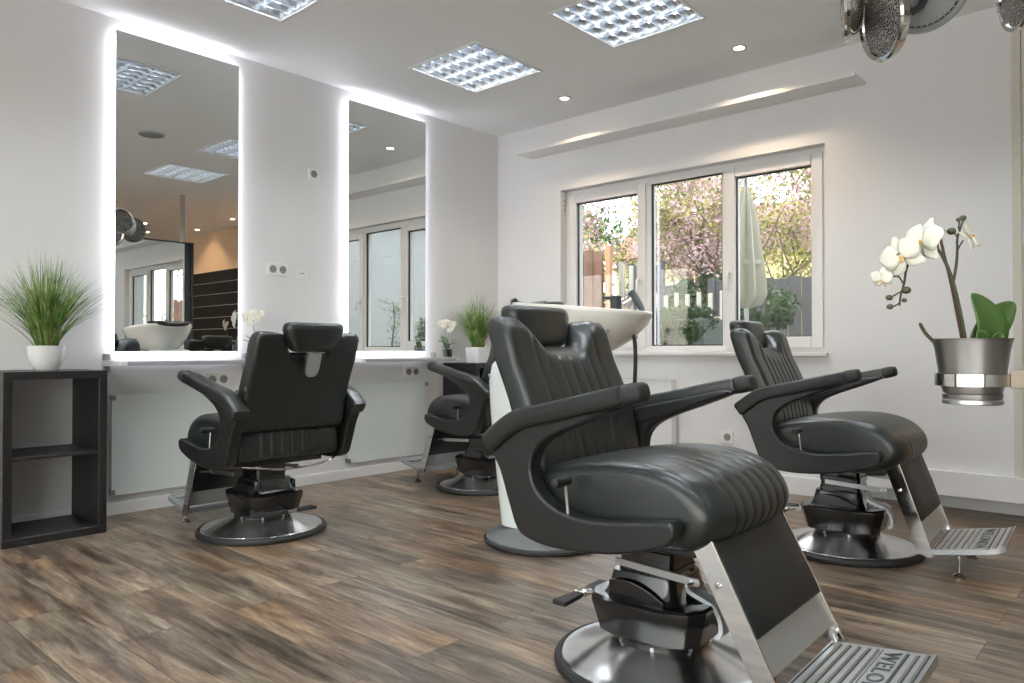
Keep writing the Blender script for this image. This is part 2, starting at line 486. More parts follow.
# ------------------------------------------------------------------ room shell
XM, YW, ZC = -4.355, 4.66, 2.73
YB = 5.45          # far wall of the part beyond the window wall
XE, YS = 5.0, -3.2
XEND = -0.10       # the window wall ends here

bm = NB(); box(bm, XM - .2, XE + .1, YS - .1, YB + .1, -.1, 0)
struct('floor', bm, 'floor')

PANELS = [(-3.405, 3.433), (-2.232, 3.433), (-.96, 3.47), (-3.405, 1.90), (-2.232, 1.90), (-.96, 1.90),
          (-3.405, .30), (-2.232, .30), (-.96, .30), (.35, .30)]  # this row and both entries before it: unseen, added to light the room
HALF = .30
def ceiling():
    xs = sorted({XM - .2, XE + .1} | {p[0] - HALF for p in PANELS} | {p[0] + HALF for p in PANELS})
    ys = sorted({YS - .1, YB + .1} | {p[1] - HALF for p in PANELS} | {p[1] + HALF for p in PANELS})
    bm = NB()
    V = {}
    def v(x, y, z):
        k = (round(x, 4), round(y, 4), z)
        if k not in V: V[k] = bm.verts.new((x, y, z))
        return V[k]
    def hole(cx, cy): return any(abs(cx - p[0]) < HALF and abs(cy - p[1]) < HALF for p in PANELS)
    for i in range(len(xs) - 1):
        for j in range(len(ys) - 1):
            if hole((xs[i] + xs[i + 1]) / 2, (ys[j] + ys[j + 1]) / 2): continue
            bm.faces.new([v(xs[i], ys[j], ZC), v(xs[i], ys[j + 1], ZC), v(xs[i + 1], ys[j + 1], ZC), v(xs[i + 1], ys[j], ZC)])
    # roof slab above keeps the daylight out
    box(bm, XM - .2, XE + .1, YS - .1, YB + .1, ZC + .18, ZC + .28)
    return struct('ceiling', bm, 'ceiling')
ceiling()
bm = NB(); box(bm, XM - .2, XM, YS - .1, YW + .3, 0, ZC + .2); struct('wall_left', bm, 'wall')
# window wall with its opening
WX0, WX1, WZ0, WZ1 = -3.67, -1.615, .885, 2.17
XT = -1.55         # from here on the wall stands on a recessed plinth
bm = NB()
box(bm, XM, WX0, YW, YW + .30, 0, ZC + .2)
box(bm, WX0, WX1, YW, YW + .30, 0, WZ0)
box(bm, WX0, WX1, YW, YW + .30, WZ1, ZC + .2)
box(bm, WX1, XT, YW, YW + .30, 0, ZC + .2)
box(bm, XT, XEND, YW, YW + .30, .17, ZC + .2)
box(bm, XT, XEND, YW + .29, YW + .30, 0, .17)
struct('wall_back', bm, 'wall', angle=20)
bm = NB(); box(bm, XEND - .12, XEND, YW + .30, YB, 0, ZC + .2); struct('wall_return', bm, 'wall')
bm = NB(); box(bm, XEND - .12, XE + .1, YB, YB + .15, 0, ZC + .2); struct('wall_far', bm, 'wall_peach')
bm = NB(); box(bm, XE, XE + .1, YS - .1, YB, 0, ZC + .2); struct('wall_right', bm, 'wall')
# unseen street front; its wide window is added to light the room
SX0, SX1, SZ0, SZ1 = -3.7, 4.4, .25, 2.55
bm = NB(); box(bm, XM - .2, SX0, YS - .2, YS, 0, ZC + .2); box(bm, SX1, XE + .1, YS - .2, YS, 0, ZC + .2)
box(bm, SX0, SX1, YS - .2, YS, 0, SZ0); box(bm, SX0, SX1, YS - .2, YS, SZ1, ZC + .2)
struct('wall_front', bm, 'wall')
fill_win = bpy.data.objects.new('window_fill', None); COL.objects.link(fill_win); fill_win['kind'] = 'structure'
bm = NB()
for a in ((SX0, SX1, SZ0, SZ0 + .07), (SX0, SX1, SZ1 - .07, SZ1)): box(bm, a[0], a[1], YS - .14, YS - .07, a[2], a[3], .004)
for k in range(5):
    x = SX0 + (SX1 - SX0 - .07) * k / 4; box(bm, x, x + .07, YS - .14, YS - .07, SZ0 + .07, SZ1 - .07, .004)
sf = obj('window_frame', bm, 'pvc', fill_win)
for k in range(4):
    x = SX0 + (SX1 - SX0 - .07) * k / 4 + .07; x2 = SX0 + (SX1 - SX0 - .07) * (k + 1) / 4
    bm = NB(); box(bm, x - .003, x2 + .003, YS - .11, YS - .10, SZ0 + .067, SZ1 - .067); obj('glass_pane', bm, 'glass', sf)
# skirting boards
bm = NB(); prism(bm, [(XM, 0), (XM + .018, 0), (XM + .018, .052), (XM + .012, .066), (XM, .066)], YS, YW, 'y'); struct('baseboard_left', bm, 'trim')
bm = NB(); prism(bm, [(YW, .0), (YW - .02, 0), (YW - .02, .10), (YW - .012, .113), (YW, .113)], XM + .02, XT, 'x'); struct('baseboard_back', bm, 'trim')
# low boxed duct on the recessed plinth, right of the window
bm = NB(); box(bm, XT, -.45, YW - .045, YW, .105, .238, .004); struct('trim_1', bm, 'trim')
bm = NB(); box(bm, XT, -.64, YW + .20, YW + .289, 0, .165); struct('trim_2', bm, 'trim')
# grooved post at the end of the window wall
bm = NB(); box(bm, -.652, -.612, YW - .012, YW, .24, ZC); box(bm, -.606, XEND, YW - .018, YW, .24, ZC)
struct('trim_3', bm, 'pilaster')

# ------------------------------------------------------------------ window
def window():
    root = bpy.data.objects.new('window_1', None); COL.objects.link(root); root['kind'] = 'structure'
    root.location = (0, 0, 0)
    yf0, yf1 = YW + .075, YW + .145      # fixed frame
    ys0 = YW + .060                     # casement face
    bm = NB()
    fw = .055
    for a in ((WX0, WX0 + fw, WZ0, WZ1), (WX1 - fw, WX1, WZ0, WZ1), (WX0 + fw, WX1 - fw, WZ1 - fw, WZ1), (WX0 + fw, WX1 - fw, WZ0, WZ0 + .045)):
        box(bm, a[0], a[1], yf0, yf1, a[2], a[3], .004)
    # mullions
    for x0, x1 in ((-2.945, -2.885), (-2.325, -2.265)): box(bm, x0, x1, yf0, yf1, WZ0 + .045, WZ1 - fw, .004)
    fr = obj('window_frame', bm, 'pvc', root)
    # casements and the fixed light: (x0,x1,z0,z1,handle side, casement?)
    for x0, x1, z0, z1, hx in ((-3.635, -2.925, .915, 2.135, -2.965), (-2.300, -1.650, .915, 2.135, -2.262)):
        bm = NB(); s = .07
        for a in ((x0, x0 + s, z0, z1), (x1 - s, x1, z0, z1), (x0 + s, x1 - s, z1 - s, z1), (x0 + s, x1 - s, z0, z0 + s)):
            box(bm, a[0], a[1], ys0, yf1 + .003, a[2], a[3], .006)
        sa = obj('casement_frame', bm, 'pvc', root)
        g = NB(); box(g, x0 + s - .004, x1 - s + .004, yf0 + .03, yf0 + .045, z0 + s - .004, z1 - s + .004); obj('glass_pane', g, 'glass', sa)
        gk = NB(); t = .006
        for a in ((x0 + s, x0 + s + t, z0 + s, z1 - s), (x1 - s - t, x1 - s, z0 + s, z1 - s), (x0 + s, x1 - s, z1 - s - t, z1 - s), (x0 + s, x1 - s, z0 + s, z0 + s + t)):
            box(gk, a[0], a[1], yf0 + .012, yf0 + .03, a[2], a[3])
        obj('gasket', gk, 'rubber', sa)
        h = NB()
        hz = 1.42
        box(h, hx - .014, hx + .014, ys0 - .010, ys0, hz - .035, hz + .035, .004)
        tube(h, smooth_path([(hx, ys0 - .008, hz), (hx, ys0 - .04, hz), (hx, ys0 - .052, hz - .02), (hx, ys0 - .052, hz - .07), (hx, ys0 - .05, hz - .12)], 4), [.010] * 16 + [.008], 10)
        obj('window_handle', h, 'handle', sa)
    g = NB(); x0, x1, z0, z1 = -2.885, -2.325, WZ0 + .045, WZ1 - fw
    box(g, x0 - .004, x1 + .004, yf0 + .03, yf0 + .045, z0 - .004, z1 + .004); gp = obj('glass_pane', g, 'glass', fr)
    gk = NB(); t = .008
    for a in ((x0, x0 + t, z0, z1), (x1 - t, x1, z0, z1), (x0, x1, z1 - t, z1), (x0, x1, z0, z0 + t)):
        box(gk, a[0], a[1], yf0 + .012, yf0 + .03, a[2], a[3])
    obj('gasket', gk, 'rubber', fr)
    bm = NB(); box(bm, WX0 - .03, WX1 + .02, YW - .035, yf0, .862, WZ0 + .001, .004)
    obj('window_sill', bm, 'trim', root)
    bm = NB()
    for k in range(4): tube(bm, [(WX0 + .008, YW + .045, 2.10 - .035 * k), (WX0 + .008, YW + .045, 2.08 - .035 * k)], .006, 8)
    obj('hinge', bm, 'steel', root)
window()

# white hanging board above the window, on wire brackets
t = thing('curtain_board', 'long white horizontal board fixed high on the wall above the window', 'shelf', (-2.66, YW - .09, 2.47))
bm = NB()
x0, x1 = -1.30, 1.285
box(bm, x0, x1, -.11, .088, 0.0, .016, .002)
box(bm, x0, x1, -.112, -.098, .016, .030, .002)
obj('board', bm, 'trim', t)
for x in (-.95, .02, 1.10):
    bm = NB()
    for d in (-.012, .012): tube(bm, [(x + d, .082, .014), (x + d, .082, .10)], .0022, 6)
    obj('bracket', bm, 'steel', t)

# ------------------------------------------------------------------ louvre lights
def make_louvre():
    root = thing('ceiling_light', '', 'ceiling light')
    h = .298
    bm = NB()   # rim
    for a in ((-.312, -h + .004, -.312, .312), (h - .004, .312, -.312, .312), (-h + .004, h - .004, -.312, -h + .004), (-h + .004, h - .004, h - .004, .312)):
        box(bm, a[0], a[1], a[2], a[3], -.006, .0, .001)
    obj('rim', bm, 'white_enamel', root)
    bm = NB()   # housing tray open below
    for a in ((-h, -h + .003, -h, h), (h - .003, h, -h, h), (-h + .003, h - .003, -h, -h + .003), (-h + .003, h - .003, h - .003, h)):
        box(bm, a[0], a[1], a[2], a[3], .001, .088)
    box(bm, -h, h, -h, h, .088, .091)
    obj('housing', bm, 'white_enamel', root)
    # louvre: five parabolic ribs along x, cross blades
    bm = NB(); hi = h - .006
    bay = 2 * hi / 4
    for i in range(5):
        yc = -hi + i * bay
        for sgn in ((1,) if i == 0 else (-1,) if i == 4 else (-1, 1)):
            sec = []
            for j in range(6):
                q = j / 5
                sec.append((yc + sgn * (.003 + .028 * (1 - math.sqrt(max(0, 1 - (1 - q) ** 2)))), .002 + .05 * (1 - q)))
            # sec goes from top (q=0) wide to bottom thin
            ra = [Vector((-hi, y, z)) for y, z in sec]; rb = [Vector((hi, y, z)) for y, z in sec]
            loft(bm, [ra, rb], cap=False, closed=False)
    n = 7
    for i in range(4):
        y0 = -hi + i * bay; y1 = y0 + bay
        for k in range(n + 1):
            xc = -hi + 2 * hi * k / n
            for sgn in ((1,) if k == 0 else (-1,) if k == n else (-1, 1)):
                # V-shaped blade, wide at the top
                loft(bm, [[Vector((xc + sgn * .014, y0 + .004, .046)), Vector((xc + sgn * .002, y0 + .004, .004))],
                          [Vector((xc + sgn * .014, y1 - .004, .046)), Vector((xc + sgn * .002, y1 - .004, .004))]], cap=False, closed=False)
    obj('louvre', bm, 'alu', root)
    for i in range(4):
        bm = NB(); y = -hi + (i + .5) * bay
        tube(bm, [(-.27, y, .068), (.27, y, .068)], .012, 12)
        obj('fluorescent_tube', bm, 'tube', root)
    return root
LV = make_louvre()
lv_labels = {0: 'square louvre ceiling light nearest the corner of mirror wall and window wall',
             1: 'square louvre ceiling light in the ceiling centre, cut by the top of the photo',
             2: 'square louvre ceiling light seen only in the left mirror, beyond the central one',
             3: 'square louvre ceiling light above the left mirror at the top edge of the photo',
             4: 'added unseen square louvre light in the middle row, one place in from the left mirror',
             5: 'added unseen square louvre light in the middle row, nearest the hair processor',
             6: 'added unseen square louvre light overhead, nearest the mirror wall',
             7: 'added unseen square louvre light overhead, second from the mirror wall',
             8: 'added unseen square louvre light overhead, third from the mirror wall',
             9: 'added unseen square louvre light overhead, farthest from the mirror wall'}
for i, (x, y) in enumerate(PANELS):
    o = LV if i == 0 else copy_tree(LV)
    o.location = (x, y, ZC)
    o['label'] = lv_labels[i]
    o['group'] = 'square louvre ceiling lights'

# downlights
def make_spot():
    root = thing('downlight', '', 'downlight')
    bm = NB(); lathe(bm, [(.030, -.001), (.032, -.006), (.044, -.004), (.046, 0)], n=28, capb=False); obj('ring', bm, 'steel', root)
    bm = NB(); lathe(bm, [(.001, -.003), (.030, -.003), (.030, -.001), (.001, -.001)], n=24); obj('bulb', bm, 'spot', root)
    return root
SP = make_spot()
spots = [(-3.316, 4.259, 'round warm downlight in the ceiling near the corner, above the white board'),
         (-1.975, 4.251, 'round warm downlight in the ceiling above the right window casement'),
         (2.49, 5.20, 'warm downlight by the peach wall, seen in the left mirror right of the pole'),
         (2.46, 4.42, 'warm downlight seen in the left mirror, upper one above the hair processor'),
         (3.28, 4.78, 'warm downlight seen in the left mirror, lower one above the hair processor'),
         (1.2, 5.1, 'warm downlight washing the peach far wall'),
         (.55, 5.15, 'warm downlight close to the end of the window wall')]
for i, (x, y, lb) in enumerate(spots):
    o = SP if i == 0 else copy_tree(SP)
    o.location = (x, y, ZC); o['label'] = lb; o['group'] = 'warm ceiling downlights'
    ld = bpy.data.lights.new('downlight_beam', 'SPOT'); ld.energy = SPOT_W * (3.0 if i > 1 else 1); ld.color = (1, .74, .50)
    ld.spot_size = R(120); ld.spot_blend = .8; ld.shadow_soft_size = .03
    lo = bpy.data.objects.new('downlight_beam', ld); COL.objects.link(lo)
    lo.location = (0, 0, -.012); lo.parent = o

# round flat ceiling speaker seen in the mirror
t = thing('ceiling_speaker', 'round flat grey speaker in the ceiling, seen in the left mirror', 'ceiling speaker', (-2.16, 2.63, ZC))
bm = NB(); lathe(bm, [(.105, 0), (.105, -.010), (.098, -.014), (.09, -.010)], n=36, capb=False); obj('ring', bm, 'grey_plastic', t)
bm = NB(); lathe(bm, [(.001, -.008), (.092, -.009), (.092, -.004), (.001, -.004)], n=36); obj('speaker_grille', bm, 'dome_grey', t)

# ------------------------------------------------------------------ mirrors, shelves, glass panels
def wall_mirror(y0, y1, label):
    root = thing('wall_mirror', label, 'mirror', (XM, (y0 + y1) / 2, .891), group=None)
    hw = (y1 - y0) / 2; z1 = 1.762
    bm = NB(); box(bm, .034, .040, -hw, hw, 0, z1, .0008, 1); o = obj('mirror_glass', bm, 'mirror', root)
    bm = NB()
    box(bm, .0, .034, -hw + .09, hw - .09, .09, z1 - .09)
    obj('backing_board', bm, 'trim', root)
    for n_, a in (('s', (-hw + .006, -hw + .018, .01, z1 - .01)), ('s', (hw - .018, hw - .006, .01, z1 - .01)), ('t', (-hw + .02, hw - .02, z1 - .018, z1 - .006)), ('t', (-hw + .02, hw - .02, .006, .018))):
        bm = NB(); box(bm, .006, .028, a[0], a[1], a[2], a[3]); obj('led_strip', bm, 'led', root)
    return root
wall_mirror(1.563, 2.277, 'tall backlit wall mirror on the left, above the barber chair seen from behind')
wall_mirror(3.091, 3.806, 'tall backlit wall mirror nearer the corner, reflecting the window')

def wall_shelf(y0, y1, label):
    yc = (y0 + y1) / 2
    root = thing('wall_shelf', label, 'shelf', (XM, yc, .817)); h = (y1 - y0) / 2
    bm = NB(); box(bm, .012, .285, -h, h, 0, .024, .002); obj('shelf_board', bm, 'shelf', root)
    bm = NB(); box(bm, .2855, .2885, -h + .03, h - .03, .001, .023); obj('edge_strip', bm, 'shelf_edge', root)
    for s in (-1, 1):
        for z in (-.038, .028):
            bm = NB(); box(bm, 0, .03, s * (h - .022) - .016, s * (h - .022) + .016, z, z + .034, .003); obj('clamp', bm, 'steel', root)
    return root
wall_shelf(1.51, 2.36, 'slim white wall shelf with square steel clamps under the left mirror')
wall_shelf(3.03, 3.93, 'slim white wall shelf under the corner mirror, carrying the small orchid')

def glass_panel(y0, y1, label):
    root = thing('glass_panel', label, 'splash panel', (XM, (y0 + y1) / 2, .106)); h = (y1 - y0) / 2
    bm = NB(); box(bm, .022, .030, -h, h, 0, .554, .001, 1); obj('panel', bm, 'frost', root)
    for s in (-1, 1):
        for z in (.02, .534):
            bm = NB(); box(bm, 0, .036, s * (h - .008) - .012, s * (h - .008) + .012, z - .014, z + .014, .002); obj('clip', bm, 'steel', root)
glass_panel(1.556, 2.285, 'pale green glass splash panel under the left shelf')
glass_panel(3.10, 3.83, 'pale green glass splash panel under the shelf nearest the corner')

# ------------------------------------------------------------------ sockets
def socket(loc, rz, n, label, two_hole=False):
    """n round inserts side by side; local: plate in XZ plane facing -Y"""
    root = thing('wall_socket', label, 'power socket', loc, rz)
    wdt = .081 + .071 * (n - 1)
    bm = NB(); box(bm, -wdt / 2, wdt / 2, -.011, 0, -.0405, .0405, .003); obj('cover_plate', bm, 'socket', root)
    for k in range(n):
        cx = (k - (n - 1) / 2) * .071
        if not two_hole:
            bm = NB(); lathe(bm, [(.0245, .0), (.0245, .0135), (.0205, .0135), (.0205, .0125), (.001, .0125), (.001, 0)], (cx, 0, 0), 28, M4=Matrix.Rotation(R(90), 4, 'X')); s = obj('insert', bm, 'socket_in', root)
        for d in (-.0095, .0095):
            b2 = NB(); lathe(b2, [(.0042 if two_hole else .0028, 0), (.0042 if two_hole else .0028, .0140), (.0005, .0140)], (cx + d, 0, 0), 12, M4=Matrix.Rotation(R(90), 4, 'X')); obj('pin_hole', b2, 'hole', root)
    return root
RW = R(90)   # on the mirror wall facing +x : local -Y -> +X
socket((XM, 2.565, 1.422), RW, 2, 'double power socket at eye height between the two mirrors')
socket((XM, 2.745, 1.408), RW, 1, 'small two-hole aerial socket right of the double socket between the mirrors', True)
socket((XM, 2.832, 2.088), RW, 1, 'single power socket high on the wall between the mirrors')
socket((XM, 2.165, .722), RW, 2, 'double power socket under the left shelf, beside the chair armrest')
socket((XM, 3.70, .735), RW, 2, 'double power socket under the corner shelf')
socket((-2.252, YW, .32), 0, 1, 'single power socket low on the window wall between two chairs')

# ------------------------------------------------------------------ cabinets
def cabinet(x0, x1, y0, y1, label, hz=.80):
    root = thing('open_cabinet', label, 'cabinet', ((x0 + x1) / 2, (y0 + y1) / 2, 0))
    hx, hy, T, S_ = (x1 - x0) / 2, (y1 - y0) / 2, .038, .016
    bm = NB(); box(bm, -hx, hx, -hy, hy, hz - T, hz, .0015, 1); obj('top', bm, 'cab', root)
    bm = NB(); box(bm, -hx, hx, -hy, hy, 0, T, .0015, 1); obj('bottom', bm, 'cab', root)
    for s in (-1, 1):
        bm = NB(); a, b = (s * hy, s * (hy - T)) if s < 0 else (s * (hy - T), s * hy)
        box(bm, -hx, hx, a, b, T, hz - T, .0015, 1); obj('side_panel', bm, 'cab', root)
    bm = NB(); box(bm, -hx + .002, hx - .004, -hy + T, hy - T, hz / 2 - S_ / 2, hz / 2 + S_ / 2, .001, 1); obj('shelf', bm, 'cab', root)
    return root
cabinet(XM + .022, -3.955, .962, 1.402, 'black-brown open two-cube cabinet at the far left under the grass pot')
cabinet(XM + .022, -3.965, 4.005, 4.445, 'black-brown open cabinet in the corner behind the far chair')

# ------------------------------------------------------------------ barber chair
def pleat_inset(y, pitch=.054, half=.165, depth=.006, wd=.0065):
    if abs(y) > half + pitch * .6: return 0.
    k = round(y / pitch)
    if abs(k * pitch) > half: return 0.
    return depth * math.exp(-((y - k * pitch) / wd) ** 2)

def stations(W, pitch=.054, half=.165):
    ys = set()
    n = int(half / pitch)
    for k in range(-n, n + 1):
        for d in (-.018, -.011, -.005, 0, .005, .011, .018, .027): ys.add(round(k * pitch + d, 4))
    for a in (0, .002, .006, .012, .02, .03, .045, .065, .09):
        ys.add(round(W - a, 4)); ys.add(round(-W + a, 4))
    return sorted(ys)

def edge_inset(y, W, r):
    d = W - abs(y)
    if d >= r: return 0.
    return r - math.sqrt(max(0, r * r - (r - d) ** 2))

def body_of_loops(loopf, ys, W, r):
    """loopf(y) -> (list of (x,z), list of groove weights)"""
    rings = []
    for y in ys:
        pts, wgt = loopf(y)
        n = len(pts); e = edge_inset(y, W, r); g = pleat_inset(y)
        ring = []
        for i, p in enumerate(pts):
            a, b = pts[i - 1], pts[(i + 1) % n]
            t = Vector((b[0] - a[0], b[1] - a[1]))
            t.normalize()
            nx, nz = t.y, -t.x     # outward for counter-clockwise seen with x right, z up
            d = e + g * wgt[i]
            ring.append(Vector((p[0] - nx * d, y, p[1] - nz * d)))
        rings.append(ring)
    return loft(NB(), rings)

SEAT = [(-.275, .47), (-.27, .425), (-.22, .402), (0, .398), (.20, .402), (.257, .42), (.290, .455), (.295, .50), (.262, .552), (.20, .588), (.10, .606), (-.03, .604), (-.17, .585), (-.245, .562), (-.272, .52)]
def seat_bm():
    lp = smooth_loop(SEAT, 4)
    P = [(v.x, v.y) for v in lp]
    wg = [0. if (p[1] < .42 and -.2 < p[0] < .2) else (.25 if (p[1] > .585 and p[0] < .14) else 1.) for p in P]
    def f(y):
        q = max(0, 1 - (abs(y) / .288) ** 2)
        e = max(0, (abs(y) - .15) / .122)
        return [(x - (.034 * e * e * min(1, max(0, (x - .02) / .2)) if x > .02 else 0), z + (.007 * q if z > .5 else 0)) for x, z in P], wg
    return body_of_loops(f, stations(.272), .272, .035)

def sstep(t): t = max(0, min(1, t)); return t * t * (3 - 2 * t)
def back_bm():
    W = .270; T = .094; zb = .540
    def xc(z):
        q = (z - zb) / .46
        return -.262 - .147 * q + .018 * math.sin(PI * min(1, q * 1.4)) * (q < .75)
    def f(y):
        zt = .916 + .086 * sstep((abs(y) - .090) / .055)
        ztf = .896 + .104 * sstep((abs(y) - .068) / .140)
        # rounded upper shoulders
        d = W - abs(y)
        if d < .028: zt -= .028 - math.sqrt(max(0, .028 ** 2 - (.028 - d) ** 2))
        H = zt - zb; r = .040
        out = []; wg = []
        # counter-clockwise in (x,z): start bottom rear -> bottom front -> up the front -> top -> down the rear
        N = 14
        for j in range(5):
            a = R(180 + 90 * j / 4); out.append((-T / 2 + r + r * math.cos(a), r + r * math.sin(a))); wg.append(.3)
        for j in range(5):
            a = R(270 + 90 * j / 4); out.append((T / 2 - r + r * math.cos(a), r + r * math.sin(a))); wg.append(1.)
        for j in range(1, N):
            out.append((T / 2, r + (H - 2 * r) * j / N)); wg.append(1. if r + (H - 2 * r) * j / N < H - .045 else .6)
        for j in range(5):
            a = R(0 + 90 * j / 4); out.append((T / 2 - r + r * math.cos(a), H - r + r * math.sin(a))); wg.append(.4 if j < 2 else 0)
        for j in range(5):
            a = R(90 + 90 * j / 4); out.append((-T / 2 + r + r * math.cos(a), H - r + r * math.sin(a))); wg.append(0)
        for j in range(1, N):
            out.append((-T / 2, H - r - (H - 2 * r) * j / N)); wg.append(0)
        Hf = min(H, ztf - zb)
        o2 = []
        for a, b in out:
            w_ = sstep((a + T / 2) / T)
            b2 = b * ((1 - w_) + w_ * Hf / H); o2.append((xc(zb + b2) + a, zb + b2))
        return o2, wg
    ys = stations(W)
    ys = sorted(set(ys) | {s * (.080 + .0075 * k) for s in (-1, 1) for k in range(11)} | {s * (W - .01 * k) for s in (-1, 1) for k in range(5)})
    ys2 = [ys[0]]
    for y in ys[1:]:
        if y - ys2[-1] > .0015: ys2.append(y)
    return body_of_loops(f, ys2, W, .022)

def headrest_bm():
    rings = []
    zs = [(.902, .0), (.904, .45), (.910, .75), (.920, .92), (.94, 1), (.97, 1), (1.0, 1), (1.018, .95), (1.029, .80), (1.034, .5), (1.036, .0)]
    for z, s in zs:
        q = (z - .902) / .134
        hw = .106 + .043 * min(1, q * 1.4)
        th = .048
        e = (s if s > 0 else .12)
        a = hw - (1 - e) * .03; b = th * (.35 + .65 * e)
        cx = -.444 - .02 * q
        ring = []
        for k in range(36):
            t = 2 * PI * k / 36
            c, s_ = math.cos(t), math.sin(t)
            ring.append(Vector((cx + b * math.copysign(abs(c) ** .6, c), a * math.copysign(abs(s_) ** .45, s_), z)))
        rings.append([v + Vector((0, 0, .006)) for v in ring])
    return loft(NB(), rings)

ARM_OUT = [(-.362, .610), (-.335, .560), (-.300, .468), (-.272, .405), (-.225, .380), (-.14, .371), (-.02, .377), (.09, .396), (.18, .424), (.208, .448), (.212, .474), (.200, .488), (.17, .486), (.06, .470), (-.04, .462), (-.12, .472), (-.175, .497), (-.206, .530), (-.220, .572), (-.210, .617), (-.178, .652), (-.12, .682), (-.03, .716), (.06, .751), (.092, .768), (.06, .775), (-.1, .740), (-.26, .700), (-.34, .640)]
def arm_frame_bm(s):
    lp = [(v.x, v.y) for v in smooth_loop(ARM_OUT, 3)]
    a, b = (.276, .330)
    return prism(NB(), lp, s * a, s * b, 'y', bev=.010, seg=3)

PADP = [(-.376, .630), (-.335, .661), (-.29, .692), (-.245, .712), (-.18, .727), (-.10, .745), (0., .769), (.070, .785), (.086, .788)]
def arm_pad_bm(s):
    path = smooth_path([(x, z) for x, z in PADP], 4)
    rings = []
    n = len(path)
    for i, p in enumerate(path):
        d = (path[min(i + 1, n - 1)] - path[max(i - 1, 0)]).normalized()
        nx, nz = -d.y, d.x
        q = i / (n - 1)
        hgt = .062 - .013 * q; wd = .078 - .010 * q
        if i == 0: hgt *= .9; wd *= .93
        rr = rrect(wd, hgt, min(hgt, wd) * .22, 4)
        rings.append([Vector((p.x + nx * v, s * (.308 + .028 * q) + u, p.y + nz * v)) for u, v in rr])
    return loft(NB(), rings)
def arm_grip_bm(s):
    rings = []
    for x, z, k in ((.083, .7875, .95), (.085, .788, 1.0), (.098, .791, 1.0), (.115, .795, .98), (.128, .798, .93), (.137, .800, .78), (.141, .801, .45)):
        rr = rrect(.070 * k, .051 * k, .020 * k, 4)
        rings.append([Vector((x - .2 * v, s * .336 + u, z + v)) for u, v in rr])
    return loft(NB(), rings)

